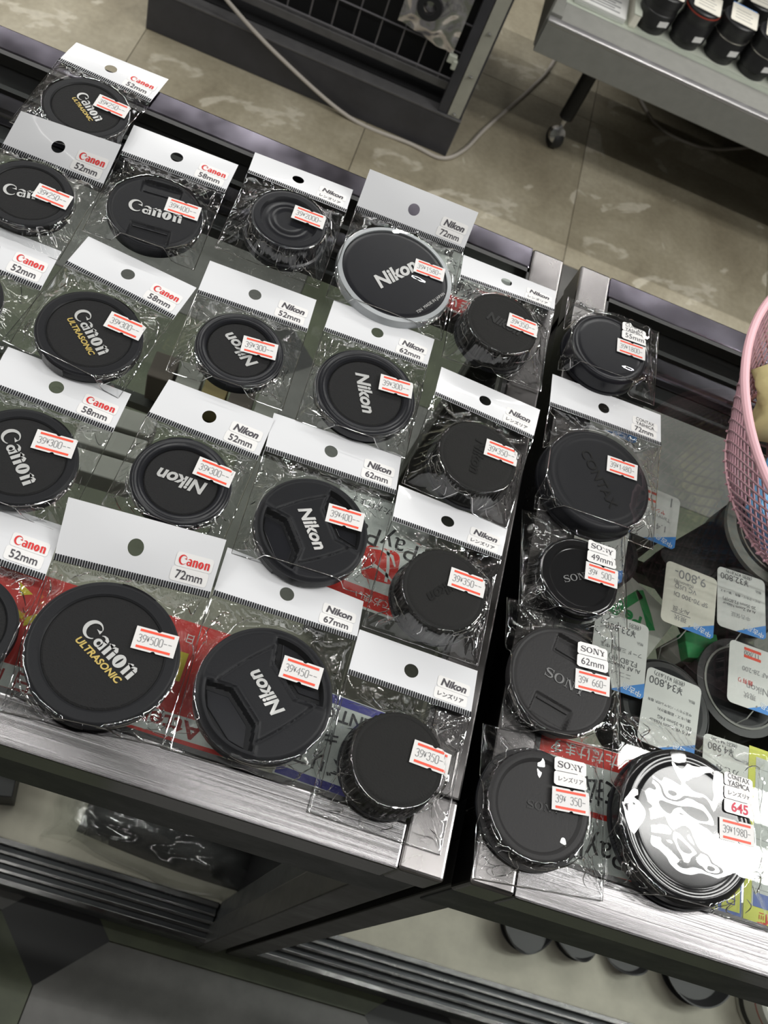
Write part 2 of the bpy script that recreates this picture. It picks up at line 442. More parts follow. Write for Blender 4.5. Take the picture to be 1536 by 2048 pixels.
# narrow price-gun numerals drawn as strokes in a 1 x 1.9 box
PG = {'0': [[(.2, .3), (.2, 1.6), (.35, 1.85), (.65, 1.85), (.8, 1.6), (.8, .3), (.65, .05), (.35, .05), (.2, .3)]],
      '1': [[(.3, 1.5), (.55, 1.85), (.55, .05)]], '2': [[(.2, 1.5), (.35, 1.85), (.65, 1.85), (.8, 1.55), (.75, 1.2), (.2, .05), (.85, .05)]],
      '3': [[(.2, 1.6), (.4, 1.85), (.7, 1.8), (.8, 1.45), (.65, 1.05), (.42, 1.0)], [(.65, 1.05), (.82, .7), (.8, .3), (.6, .05), (.35, .08), (.18, .35)]],
      '4': [[(.68, .05), (.68, 1.85), (.15, .6), (.9, .6)]], '5': [[(.78, 1.85), (.28, 1.85), (.22, 1.1), (.5, 1.2), (.78, .95), (.8, .4), (.6, .05), (.2, .15)]],
      '6': [[(.75, 1.8), (.4, 1.6), (.2, .9), (.2, .3), (.4, .05), (.65, .05), (.8, .3), (.8, .75), (.6, 1.0), (.3, .9)]],
      '8': [[(.5, 1.0), (.25, 1.25), (.25, 1.6), (.5, 1.85), (.75, 1.6), (.75, 1.25), (.5, 1.0), (.2, .7), (.2, .3), (.5, .05), (.8, .3), (.8, .7), (.5, 1.0)]],
      '9': [[(.25, .1), (.6, .3), (.8, 1.0), (.8, 1.6), (.6, 1.85), (.35, 1.85), (.2, 1.6), (.2, 1.15), (.4, .9), (.7, 1.0)]],
      'Y': [[(.15, 1.85), (.5, 1.1), (.85, 1.85)], [(.5, 1.1), (.5, .15)], [(.2, 1.0), (.8, 1.0)], [(.2, .65), (.8, .65)]], '-': [[(.15, .95), (.8, .95)]], ' ': []}
def price2d(body):
    key = ('price', body)
    if key in _tc: return _tc[key]
    V = []; F = []; x = 0.0
    for ch in body:
        sc = 0.72 if ch in 'Y' else 1.0
        small = len(V) == 0 or ch == 'Y'
        for st in PG[ch]:
            o = bandstroke([(p[0] * sc, p[1] * (0.75 if ch == 'Y' else 1.0) + (0.35 if ch == 'Y' else 0)) for p in st], 0.13)
            n = len(st); k = len(V)
            V += [(px + x, py) for px, py in o]
            F += [(k + i, k + i + 1, k + 2 * n - 2 - i, k + 2 * n - 1 - i) for i in range(n - 1)]
        x += 0.85 * sc if ch != '-' else 0.9
    return _norm(key, V, F)
def put(t2d, w=None, h=None, cx=0.0, cy=0.0, ang=0.0, mapf=None, flipx=False):
    """MB with the lettering fitted to width w (or height h), centred at cx,cy, turned by ang, lifted by mapf(x,y)->(x,y,z)"""
    vs, fs, tw, th = t2d
    sx = (w / tw) if w else None; sy = (h / th) if h else None
    if sx is None: sx = sy
    if sy is None: sy = sx
    c, s_ = math.cos(ang), math.sin(ang)
    out = []
    for (x, y) in vs:
        x = (x - tw / 2) * sx; y = (y - th / 2) * sy
        if flipx: x = -x
        X = cx + x * c - y * s_; Y = cy + x * s_ + y * c
        out.append(mapf(X, Y))
    return MB().add(out, fs)

# ------------------------------------------------------------------ the room
def wpart(mb, name, m, root, **kw):
    """mesh given in world coordinates, parented to an unrotated root"""
    o = mb.build(name, m, root, **kw)
    o.location = -Vector(root.location)
    return o
def struct(o, label=None):
    o['kind'] = 'structure'
    if label: o['label'] = label
    return o

flo = struct(MB().box(-3.2, 4.2, -2.2, 4.6, FLOOR - 0.06, FLOOR - 0.006).build('floor', 'grout'), 'shop floor of chequered vinyl tiles and worn beige slabs')
TX, TY, TS = -0.0435, 0.0805, 0.5
tile_me = MB().box(-TS / 2 + .0008, TS / 2 - .0008, -TS / 2 + .0008, TS / 2 - .0008, -0.008, 0).mesh('floor_tile')
tile_meshes = {}
for key, mm_ in (('grey', 'tile_grey'), ('green', 'tile_green'), ('beige', 'slab_beige')):
    me = tile_me.copy(); me.materials.clear(); me.materials.append(MATS[mm_]); tile_meshes[key] = me
dia = 0.0718
dme = MB().prism([(dia, 0), (0, dia), (-dia, 0), (0, -dia)], -0.003, 0.0006).mesh('diamond_inset'); dme.materials.append(MATS['tile_black'])
for j in range(-4, 9):
    for i in range(-6, 8):
        cy = TY + TS * (j + .5)
        if cy < 1.58: key = 'green' if (i + j) % 2 == 0 else 'grey'
        else: key = 'beige'
        o = link('floor_tile', tile_meshes[key], None, flo); o.location = (TX + TS * (i + .5), cy, FLOOR)
        if cy < 1.58 and j < 2 + 1:
            d = link('diamond_inset', dme, None, flo); d.location = (TX + TS * i, TY + TS * j, FLOOR)
struct(MB().box(-3.2, 4.2, -2.2, 4.6, CEIL, CEIL + .05).build('ceiling', 'ceiling_paint'), 'plain painted shop ceiling above the counters')
struct(MB().box(-3.2, 4.2, 4.6, 4.65, FLOOR, CEIL).build('wall_back', 'wall_dim'), 'dim far wall of the shop')
struct(MB().box(-3.2, 4.2, -2.25, -2.2, FLOOR, CEIL).build('wall_front', 'wall_dim'), 'dim wall behind the photographer')
struct(MB().box(-3.25, -3.2, -2.2, 4.6, FLOOR, CEIL).build('wall_left', 'wall_dim'), 'dim side wall on the left')
struct(MB().box(4.2, 4.25, -2.2, 4.6, FLOOR, CEIL).build('wall_right', 'wall_dim'), 'dim side wall on the right')

# ------------------------------------------------------------------ the two glass counters
RW = 0.0245
def make_case(label, x0, x1, y0, y1, shelf_z, flip):
    root = empty('display_case', ((x0 + x1) / 2, (y0 + y1) / 2, FLOOR))
    tag(root, label, 'display case', 'chrome framed glass display cases')
    CL = 0.0262; CY = 0.044
    for yy, nm in ((y0, 'front_rail'), (y1 - RW + .0025, 'back_rail')):
        wpart(MB().box(x0 + CL, x1 - CL, yy, yy + RW - (0 if yy == y0 else .0025), -0.031, 0), nm, 'brushed' if nm[0] == 'f' else 'chrome', root, bevel=.0013)
    for xx in (x0, x1 - RW):
        wpart(MB().box(xx, xx + RW, y0 + CY, y1 - CY, -0.031, 0), 'side_rail', 'corner_metal', root, bevel=.0013)
    for xx in (x0, x1 - CL):
        for yy in (y0, y1 - CY):
            wpart(MB().box(xx + .0002, xx + CL - .0002, yy + .0002, yy + CY - .0002, -0.0315, .0004), 'corner_cap', 'corner_metal', root, bevel=.0022, seg=3)
    # gasket round the glass
    gx0, gx1, gy0, gy1 = x0 + RW, x1 - RW, y0 + RW, y1 - RW + .0025
    g = MB()
    for a in ((gx0, gx1, gy0, gy0 + .0028), (gx0, gx1, gy1 - .004, gy1), (gx0, gx0 + .003, gy0, gy1), (gx1 - .003, gx1, gy0, gy1)):
        g.box(a[0], a[1], a[2], a[3], -0.010, -0.0006)
    wpart(g, 'gasket', 'gasket', root)
    wpart(MB().box(gx0 + .003, gx1 - .003, gy0 + .0028, gy1 - .004, -0.0065, -0.0003), 'top_glass', 'glass', root)
    # members under the glass at the back
    wpart(MB().box(gx0, gx1, gy1 - .024, gy1, -0.030, -0.012), 'back_channel', 'post_black', root)
    wpart(MB().box(gx0, gx1, gy1 - .044, gy1 - .0245, -0.034, -0.013), 'back_bar', 'chrome', root, bevel=.004, seg=4)
    wpart(MB().box(gx0, gx1, gy1 - .060, gy1 - .0445, -0.034, -0.024), 'back_ledge', 'frame_dark', root, bevel=.001)
    # front fascia, posts, doors, base
    wpart(MB().box(x0 + .004, x1 - .004, y0 + .002, y0 + .020, -0.096, -0.0318), 'front_band', 'frame_dark', root, bevel=.001)
    for xx in (x0 + .001, x1 - .026):
        for yy in (y0 + .003, y1 - .029):
            p = wpart(MB().box(xx, xx + .025, yy, yy + .026, FLOOR, -0.0318), 'corner_post', 'post_dark', root, bevel=.0012)
    ix0, ix1 = x0 + .004, x1 - .004
    for xx in (x0 + .003, x1 - .022):
        wpart(MB().box(xx, xx + .019, y0 + .030, y0 + .055, FLOOR + .06, -0.0318), 'inner_post', 'frame_dark', root, bevel=.0015)
    xs = (x1 - .007) if flip else (x0 + .003)
    wpart(MB().box(xs, xs + .004, y0 + .055, y1 - .03, FLOOR + .05, -0.0318), 'side_panel', 'post_black', root)
    wpart(MB().box(ix0, ix1, y0 + .052, y1 - .012, -0.815, -0.80), 'deck', 'deck', root, bevel=.001)
    wpart(MB().box(ix0 + .02, ix1 - .02, y0 + .004, y0 + .052, FLOOR + .02, -0.812), 'bottom_sill', 'frame_dark', root)
    wpart(MB().box(ix0 + .02, ix1 - .02, y0 + .010, y0 + .05, FLOOR, FLOOR + .02), 'toe_kick', 'post_black', root)
    for k, (a, b, h) in enumerate(((.0035, .010, -.806), (.016, .020, -.802), (.026, .030, -.802), (.036, .040, -.802), (.046, .053, -.797))):
        wpart(MB().box(ix0 + .02, ix1 - .02, y0 + a, y0 + b, -0.813, h), 'door_track', 'track', root, bevel=.0008)
    mid = (x0 + x1) / 2
    for (a, b, yy) in (((ix0 + .022, mid - .012, .0205), (ix0 + .030, mid - .004, .031)) if flip else ((mid + .08, ix1 - .03, .0205), (mid + .072, ix1 - .024, .031))):
        wpart(MB().box(a, b, y0 + yy, y0 + yy + .004, -0.806, -0.097), 'sliding_door', 'door_glass', root)
    wpart(MB().box(ix0 + .022, ix1 - .022, y1 - .018, y1 - .013, -0.80, -0.033), 'back_pane', 'door_glass', root)
    wpart(MB().box(ix0 + .012, ix1 - .012, y1 - .03, y1 - .006, FLOOR, -0.805), 'back_sill', 'frame_dark', root)
    return root
LX0, LX1, RX0, RX1 = -0.80, 0.164, 0.1777, 1.70
case_l = make_case('glass counter with bagged caps of three columns, left of the narrow gap', LX0, LX1, 0.098, 0.568, -0.30, True)
case_r = make_case('glass counter right of the narrow gap, pink basket and used lenses on it', RX0, RX1, 0.102, 0.572, -0.115, False)
sh = wpart(MB().box(LX0 + .03, LX1 - .03, .20, .545, -0.306, -0.300), 'glass_shelf', 'door_glass', case_l)
sh = wpart(MB().box(RX0 + .03, RX1 - .03, .135, .440, -0.121, -0.115), 'glass_shelf', 'door_glass', case_r)
for yy in (.16, .40):
    wpart(MB().box(RX0 + .012, RX1 - .012, yy, yy + .012, -0.135, -0.1212), 'shelf_support', 'post_dark', case_r)
for yy in (.22, .50):
    wpart(MB().box(LX0 + .012, LX1 - .012, yy, yy + .012, -0.318, -0.3062), 'shelf_support', 'post_dark', case_l)

# ------------------------------------------------------------------ printed papers under the glass
PZ = -0.0090
def paper(name, label, x0, x1, y0, y1, base, ang=0.0, cat='paper'):
    r = empty(name, ((x0 + x1) / 2, (y0 + y1) / 2, PZ), math.radians(ang)); tag(r, label, cat, 'papers under the counter glass')
    MB().box(-(x1 - x0) / 2, (x1 - x0) / 2, -(y1 - y0) / 2, (y1 - y0) / 2, -0.0004, 0).build('sheet', base, r)
    r['cx'] = (x0 + x1) / 2; r['cy'] = (y0 + y1) / 2
    return r
def loc(r, x, y): return x - r['cx'], y - r['cy']
def patch(r, name, m, poly, z=0.00012):
    P = [loc(r, x, y) for x, y in poly]
    vs, fs = fill([P])
    return MB().add([(x, y, z) for x, y in vs], fs).build(name, m, r)
def rect(x0, x1, y0, y1): return [(x0, y0), (x1, y0), (x1, y1), (x0, y1)]
def ptext(r, name, m, t2, x, y, w=None, h=None, ang=180, z=0.00022):
    cx, cy = loc(r, x, y)
    return put(t2, w, h, cx, cy, math.radians(ang), lambda X, Y: (X, Y, z)).build(name, m, r)

r = paper('payment_sign', 'white payment sign with red rounded logo seen upside down beside the notched snap cap', .050, .113, .236, .313, 'paper_white', -1)
ptext(r, 'word_print', 'ink_black', text2d('PayPay'), .0835, .2865, w=.050, ang=177)
patch(r, 'logo_square', 'paper_scarlet', [(x + .0885, y + .268) for x, y in [(a * math.cos(.1) - b * math.sin(.1), a * math.sin(.1) + b * math.cos(.1)) for a, b in rrect(.023, .023, .005)]])
lg = [bandstroke([(.0795, .2585), (.0830, .2690), (.0900, .2760), (.0975, .2725), (.0985, .2640), (.0930, .2600), (.0860, .2620), (.0800, .2660)], .0020), bandstroke([(.0905, .2795), (.0935, .2675), (.0945, .2580)], .0020)]
for l in lg[1:]: patch(r, 'logo_line', 'paper_white', l, .0002)
patch(r, 'logo_line', 'paper_white', bandstroke([(.0785, .2760), (.0860, .2785), (.0940, .2760), (.0975, .2700)], [.0006, .0022, .0022, .001]), .0002)
patch(r, 'logo_line', 'paper_white', bandstroke([(.0780, .2600), (.0850, .2660), (.0930, .2630), (.1000, .2590)], [.0008, .0024, .0022, .001]), .0002)
patch(r, 'red_band', 'paper_scarlet', rect(.0515, .1125, .2375, .2495))
ptext(r, 'band_print', 'paper_white', text2d('でお使い'), .0900, .2435, h=.0055, ang=178)
ptext(r, 'line_print', 'ink_dark', text2d('使用いただけます'), .0800, .3050, w=.042, ang=178)

r = paper('notice_sheet', 'white notice sheet with black lettering and a red strip, beside the white ringed cap', .062, .128, .484, .5425, 'paper_white', 0)
for k, (s_, x, y, w) in enumerate((('託品', .0925, .5045, .017), ('いただく場', .1050, .5115, .034), ('の', .112, .5200, .007), ('客・い', .0850, .5180, .016), ('さてお', .0830, .5290, .014), ('願', .0760, .5375, .007))):
    ptext(r, 'line_print', 'ink_dark', text2d(s_, .01), x, y, w=w, ang=180)
patch(r, 'red_strip', 'paper_red', rect(.0625, .1275, .4855, .4985))
ptext(r, 'strip_print', 'paper_white', text2d('さい', .02), .0930, .4920, h=.0085, ang=180)

r = paper('sale_poster', 'red poster with yellow characters and a white attention strip under the large gold-lettered cap', -.112, .0330, .1262, .1925, 'paper_red', 1.2)
patch(r, 'white_strip', 'paper_white', rect(-.110, .032, .1285, .1405))
ptext(r, 'strip_print', 'paper_darkred', text2d('Attention', .02), -.0120, .1345, w=.062, h=.0095, ang=180)
ptext(r, 'strip_print', 'paper_darkred', text2d('日', .02), -.0770, .1335, h=.0105, ang=180)
ptext(r, 'strip_print', 'paper_darkred', text2d('曜', .02), -.0930, .1335, h=.0105, ang=180)
for (s_, x, y, h) in (('ズ', -.0965, .1735, .020), ('ン', -.0775, .1665, .022), ('レ', -.0590, .1640, .024)):
    ptext(r, 'character', 'paper_yellow', text2d(s_, .035), x, y, h=h, ang=165)
patch(r, 'bright_fold', 'paper_scarlet', rect(-.0005, .0035, .1415, .1915))
patch(r, 'yellow_patch', 'paper_yellow', rect(-.0062, -.0015, .1580, .1745), .0002)
ptext(r, 'small_print', 'paper_white', text2d('日'), -.0035, .1830, h=.0050, ang=180)

r = paper('stripe_notice', 'white notice with navy stripes and black katakana under the front knurled cap', .062, .1365, .1268, .1800, 'paper_white', -1.5)
patch(r, 'navy_stripe', 'paper_navy', rect(.063, .1355, .1745, .1795))
patch(r, 'navy_stripe', 'paper_navy', rect(.063, .1355, .1275, .1320))
for (s_, x, y, w, a) in (('ATTENTION', .098, .1690, .058, 180), ('レンズリア', .094, .1400, .050, 180), ('キズ', .082, .1555, .018, 180)):
    ptext(r, 'line_print', 'ink_dark', text2d(s_, .02), x, y, w=w, ang=a)

r = paper('payment_sign', 'red and white payment sign seen upside down between the two largest right-hand rear caps', .2095, .3010, .1272, .2020, 'paper_white', 3)
patch(r, 'red_band', 'paper_scarlet', rect(.2100, .3005, .1900, .2015))
ptext(r, 'band_print', 'paper_white', text2d('ご利用いただけます', .01), .2560, .1960, w=.078, h=.0085, ang=180)
ptext(r, 'word_print', 'ink_black', text2d('お支払い', .015), .2530, .1755, w=.050, h=.016, ang=180)
patch(r, 'red_line', 'paper_scarlet', rect(.2100, .3005, .1600, .1632))
ptext(r, 'word_print', 'ink_black', text2d('PayPay'), .2430, .1440, w=.052, ang=180)
patch(r, 'red_square', 'paper_scarlet', rrect(.024, .019, .004, cx=.2835, cy=.1445))
patch(r, 'red_edge', 'paper_scarlet', rect(.2100, .3005, .1276, .1310))

r = paper('shop_flyer', 'small lime and blue flyer at the front edge of the right counter', .3030, .3460, .1275, .1500, 'paper_blue', 1)
patch(r, 'lime_block', 'paper_lime', rect(.3330, .3450, .1330, .1480))
patch(r, 'pale_block', 'paper_white', rect(.3045, .3310, .1400, .1490))
ptext(r, 'line_print', 'paper_lime', text2d('中古品の買取', .03), .3170, .1330, w=.027, h=.0065, ang=180)
ptext(r, 'line_print', 'paper_navy', text2d('日'), .3390, .1400, h=.007, ang=180)
r = paper('bordered_sheet', 'white ruled sheet with a lime border at the right picture edge', .3475, .4450, .1280, .2360, 'paper_lime', 0)
patch(r, 'ruled_area', 'paper_white', rect(.3525, .4400, .1400, .2300))
for k in range(6): patch(r, 'rule_line', 'ink_grey', rect(.3525, .4400, .1500 + k * .0145, .1503 + k * .0145), .0002)
patch(r, 'blue_block', 'paper_blue', rect(.3535, .3660, .1400, .1480), .0002)
ptext(r, 'red_print', 'paper_scarlet', text2d('大特価', .03), .3680, .1340, h=.0075, ang=180)

# ------------------------------------------------------------------ used lenses and price tags inside the right case
SZ = -0.115
def lens(name, label, x, y, z, prof, n=44, rings=(), cat='lens', front=None, tilt=None, group='used camera lenses'):
    """prof: (r,z) in metres from the base; rings: (r0,r1,z0,z1,mat); front: radius of the dark front glass"""
    r = empty(name, (x, y, z)); tag(r, label, cat, group)
    if tilt: r.rotation_euler = tilt
    def rad(i, rr, zz): return rr
    MB().lathe(prof, n).build('barrel', 'lens_black', r, smooth=True)
    for (r0, r1, z0, z1, m_) in rings:
        MB().lathe([(r0, z0), (r1, z0), (r1, z1), (r0, z1)], n, closed=True).build('ring', m_, r, smooth=True)
    if front:
        MB().lathe([(front, prof[-1][1] - .004), (front, prof[-1][1] + .0002), (front * .6, prof[-1][1] + .0008), (.0005, prof[-1][1] + .001)], n).build('front_cap', 'cap_black', r, smooth=True)
    return r
def std(r, h, lip=.002): return [(r * .86, 0), (r * .86, h * .16), (r, h * .2), (r, h * .55), (r * .97, h * .57), (r * .97, h * .74), (r, h * .76), (r, h - lip), (r - lip, h)]
lens('camera_lens', 'large black lens ringed in silver standing below the pink basket', .4030, .4420, SZ, std(.044, .052), rings=((.0385, .0470, .0490, .0530, 'shelf_paint'), (.0345, .0360, .0515, .0538, 'ring_silver')), front=.0335)
lens('camera_lens', 'black lens with a wide glossy collar right of the handwritten price tag', .3800, .3050, SZ, std(.036, .046), rings=((.0300, .0372, .0440, .0472, 'lens_black'), (.0300, .0315, .0470, .0478, 'shelf_paint')), front=.028)
lens('camera_lens', 'black lens lying under the 34,800 yen price tag', .3190, .2680, SZ, std(.0350, .050), rings=((.030, .0358, .045, .0475, 'lens_black'),), front=.029)
lens('camera_lens', 'black lens under the 32,800 yen price tag', .3740, .3720, SZ, std(.0290, .052), front=.025)
lens('camera_lens', 'black lens under the tag beside the bagged concave cap', .2560, .3720, SZ, std(.0300, .052), front=.025)
lens('camera_lens', 'black lens between the two bagged pinch caps and the 34,800 yen tag', .2520, .2850, SZ, std(.0280, .050), front=.024)
lens('camera_lens', 'black lens under the 4,980 yen tag next to the glossy cap', .3680, .2200, SZ, std(.0330, .052), front=.028)
lens('camera_lens', 'black lens under the red-lined tag by the large plain slip-on cap', .2850, .4180, SZ, std(.0260, .052), front=.022)
# flat black cases and a green printed carton between them
def slab_case(label, x, y, w, d, h, rz, m_='pouch_black', z=SZ, name='lens_case', cat='case'):
    r = empty(name, (x, y, z), math.radians(rz)); tag(r, label, cat)
    MB().prism(rrect(w, d, .008), 0, h).build('body', m_, r, bevel=.002, smooth=True)
    MB().prism(rrect(w + .0006, d + .0006, .008), h * .62, h * .66).build('zip_seam', 'rubber_black', r)
    return r
slab_case('flat black soft case turned diagonally behind the handwritten tag', .3550, .4090, .070, .055, .030, 47)
slab_case('flat black soft case at the right picture edge among the used lenses', .4550, .2600, .080, .100, .034, 8)
slab_case('small black soft case under the 34,800 yen and 4,980 yen tags', .3420, .2150, .040, .034, .028, 20)
gb = empty('lens_carton', (.2960, .3440, SZ), math.radians(-28)); tag(gb, 'white carton with a bold green emblem between the price tags', 'box')
MB().box(-.030, .030, -.0230, .0230, 0, .030).build('body', 'carton_white', gb, bevel=.0008)
def gpatch(poly, m_, z=.0302):
    vs, fs = fill([poly]); MB().add([(x, y, z) for x, y in vs], fs).build('emblem', m_, gb)
def gworld(pts):
    c_, s_ = math.cos(math.radians(28)), math.sin(math.radians(28))
    return [((x - .2960) * c_ - (y - .3440) * s_, (x - .2960) * s_ + (y - .3440) * c_) for x, y in pts]
gpatch(gworld(bandstroke([(.2790, .3350), (.2900, .3480), (.3010, .3600)], .0075)), 'print_green'); gpatch(gworld(bandstroke([(.3000, .3625), (.3080, .3460), (.3130, .3330)], .0065)), 'print_green')
put(text2d('Pe', .03), .014, None, .004, -.006, math.radians(198), lambda X, Y: (X, Y, .0303)).build('lettering', 'print_green', gb)
gb2 = empty('lens_carton', (.3500, .3300, SZ), math.radians(15)); tag(gb2, 'dark green topped carton half hidden right of the handwritten tag', 'box')
MB().box(-.014, .014, -.010, .010, 0, .040).build('body', 'carton_white', gb2, bevel=.0008); MB().box(-.0142, .0142, -.0102, .0102, .030, .0405).build('lid', 'print_green', gb2, bevel=.0008)

def price_tag(label, x, y, w, h, ang, rows, z=-.0585, base='tag_white', blue=True, tilt=0.0, blue_w=.62):
    """tag seen upside down: its own frame is turned by 180 degrees; rows are (text, x, y, width, material)"""
    r = empty('price_tag', (x, y, z), math.radians(180 + ang)); r.rotation_euler[0] = math.radians(tilt); tag(r, label, 'price tag', 'hanging price tags on used lenses')
    MB().prism(rrect(w, h, .004), -.0003, 0).build('card', base, r)
    if blue:
        # corner triangle, clipped by the rounded card corner
        a, b = w / 2, h / 2
        poly = [(-a, b - .012), (-a, b - .0022), (-a + .0022, b), (-a + w * blue_w, b)]
        vs, fs = fill([poly]); t = MB().add([(px, py, .0001) for px, py in vs], fs).build('corner_triangle', 'tag_blue', r)
        put(text2d('中古品', .02), w * .34, None, -a + w * .22, b - .0042, math.radians(-14), lambda X, Y: (X, Y, .0002)).build('triangle_print', 'tag_white_ink', t)
    for (s_, px, py, tw, m_) in rows:
        if s_ == '|': MB().box(px - tw / 2, px + tw / 2, py - .0003, py + .0003, .00005, .00015).build('rule_line', m_, r)
        elif s_ == '=': MB().prism([(px - tw / 2, py - .0011), (px + tw / 2, py - .0011), (px + tw / 2, py + .0011), (px - tw / 2, py + .0011)], .00005, .00012).build('code_strip', m_, r)
        else: put(text2d(s_), tw, None, px, py, 0, lambda X, Y: (X, Y, .0002)).build('print_line', m_, r)
    MB().tube([(-.002, h / 2 - .004, .0004), (.003, h / 2 + .006, -.004), (.010, h / 2 + .012, -.016), (.004, h / 2 + .018, -.030)], .00045, 6).build('thread', 'thread', r)
    return r
D = 'tag_print'; G_ = 'ink_grey'; RD = 'ink_red'
price_tag('white price tag printed 34,800 yen next to the red payment sign', .3190, .2620, .043, .055, -3, [('(税別 ¥31,637)', .004, -.0245, .024, D), ('¥34,800', .0060, -.0190, .026, D), ('税込', -.0150, -.0140, .005, D), ('中玉クモリ・バルサム切れ 難有', .001, -.0040, .034, D), ('薄いキズ・距離環がれ', -.003, .0005, .026, D), ('AF-S VR Zoom Nikkor', -.001, .0100, .032, D), ('ED 16-35mm F4G', -.004, .0060, .026, D)])
price_tag('cream handwritten 9,800 yen price tag over the green carton', .3270, .3540, .043, .051, -1, [('9,800-', .001, -.0185, .026, G_), ('(Canon用)', .006, -.0110, .016, G_), ('VC USD', .004, -.0070, .018, G_), ('SP 70-300 Di', -.001, .0000, .028, G_), ('Ai不良', .006, .0120, .014, G_), ('|', .006, .0150, .016, G_), ('現状', .006, .0185, .010, G_)], base='tag_cream')
price_tag('white price tag printed 32,800 yen near the right picture edge', .3700, .3675, .041, .050, 3, [('(税別 ¥29,819)', .002, -.0228, .022, D), ('¥32,800', .0060, -.0180, .024, D), ('税込', -.0145, -.0130, .005, D), ('カビ・クモリ・難有・薄いキズ', .001, -.0050, .034, D), ('Ai AF Zoom Nikkor', .002, .0050, .028, D), ('20-35mm F2.8D(IF)', .002, .0010, .028, D), ('中古保証', .001, .0120, .016, G_)])
price_tag('white price tag for an F2.8D lens, half under the two right-hand pinch-cap bags', .2765, .2920, .042, .056, 1, [('(税別', -.010, -.0240, .009, D), ('¥23,800', .001, -.0185, .024, D), ('税込', -.0150, -.0120, .005, D), ('フード 三脚座 中玉', -.001, -.0030, .032, D), ('F2.8D (IF)', -.003, .0040, .022, D), ('Ai AF Nikkor ED', -.001, .0090, .032, D), ('ニコンF用', .000, .0150, .020, G_)])
price_tag('white handwritten tag with two red lines at the right picture edge', .3840, .3100, .044, .049, 0, [('=', .003, -.0210, .014, 'bar_red'), ('=', .003, -.0150, .014, 'bar_red'), ('11,000', .004, -.0180, .012, 'ink_pale'), ('AF 28-200', .000, -.0050, .022, G_), ('難有り', .008, .0050, .012, RD), ('Nikon', -.002, .0080, .018, G_), ('現状', .004, .0150, .010, G_)])
price_tag('white handwritten tag with red lines behind the large plain slip-on cap', .2905, .4145, .043, .047, -2, [('=', .006, -.0190, .014, 'bar_red'), ('=', .006, -.0120, .014, 'bar_red'), ('1', -.014, -.0170, .0012, G_), ('ヤシカ', -.004, -.0050, .012, RD), ('Tamron 28', -.004, .0000, .022, G_), ('1.4', -.008, .0090, .008, G_)])
price_tag('white price tag printed 4,980 yen above the glossy black cap', .3650, .2300, .038, .054, 1, [('(税別 ¥4,528)', .003, -.0245, .020, D), ('¥4,980', .0055, -.0195, .020, D), ('税込', -.0140, -.0150, .005, D), ('カビ有', .000, -.0050, .018, D)])
price_tag('white price tag partly covered by the bagged concave cap', .2515, .3715, .042, .051, -2, [('カビ多・キズ 難有', .000, -.0150, .030, D), ('薄クモリ', .004, -.0100, .014, D), ('35-70mm', .000, .0000, .022, D)])
price_tag('pale tag peeping out under the bag of the small unmarked slip-on cap', .2500, .5020, .046, .050, -4, [('税', -.016, -.0190, .003, D), ('キズ有', .004, -.0120, .016, D)], z=-.062)
price_tag('white tag half hidden below the lower rim of the pink basket', .4150, .4080, .042, .044, 0, [('1', -.012, .010, .0015, G_)], z=-.0560)

# ------------------------------------------------------------------ boxes on the lower glass shelf of the left case
def carton(label, x, y, z, w, d, h, rz, m_, stripe=None, text=None, cat='box', name='carton'):
    r = empty(name, (x, y, z), math.radians(rz)); tag(r, label, cat)
    MB().box(-w / 2, w / 2, -d / 2, d / 2, 0, h).build('body', m_, r, bevel=.0012)
    if stripe: MB().box(-w / 2 - .0003, w / 2 + .0003, -d / 2 - .0003, d / 2 + .0003, h * .35, h * .65).build('stripe', stripe, r)
    if text: put(text2d(text), w * .7, None, 0, 0, 0, lambda X, Y: (X, Y, h + .0003)).build('lettering', 'gold_print', r)
    return r
for k, yy in enumerate((.405, .432, .459)):
    carton(['nearest of three pale grey cartons seen through the glass', 'middle of three pale grey cartons seen through the glass', 'farthest of three pale grey cartons seen through the glass'][k], -.1350, yy, -.30, .062, .022, .028, 4, 'carton_grey')
for k, (xx, mm_) in enumerate(((-.118, 'carton_brown'), (-.092, 'carton_grey'), (-.066, 'carton_yellow'), (-.040, 'carton_brown'), (-.014, 'carton_grey'))):
    carton(['brown small carton at the left end of the row below the glass', 'grey small carton second in the row below the glass', 'yellow small carton in the row below the glass', 'brown small carton right of the yellow one below the glass', 'grey small carton at the right end of the row below the glass'][k], xx, .520, -.30, .023, .030, .040, 2, mm_, 'carton_white' if k % 2 else None)

# ------------------------------------------------------------------ goods on the bottom decks
DK = -0.80
def soft_pouch(label, x, y, z, w, d, h, rz):
    r = empty('lens_pouch', (x, y, z), math.radians(rz)); tag(r, label, 'pouch')
    def f(u, v):
        a = (u - .5) * 2; b = (v - .5) * 2
        e = max(0, 1 - abs(a) ** 5) * max(0, 1 - abs(b) ** 4)
        return (a * w / 2, b * d / 2 * (1 - .10 * a * a), h * e ** .45 + .004 * noise.noise(Vector((a * 3, b * 3, 2))) * e)
    mb = MB().grid(36, 22, f)
    mb.add([(a * w / 2, b * d / 2 * (1 - .10 * a * a), 0) for a, b in ((-1, -1), (1, -1), (1, 1), (-1, 1))], [(3, 2, 1, 0)])
    mb.build('body', 'pouch_black', r, smooth=True, angle=80)
    MB().tube([(-w * .46, 0, h * .3), (-w * .2, 0, h * 1.0), (w * .2, 0, h * 1.0), (w * .46, 0, h * .3)], .0012, 6).build('zip', 'rubber_black', r)
    return r
soft_pouch('long black padded pouch in clear wrap on the cream deck', .060, .215, DK, .235, .085, .050, -3)
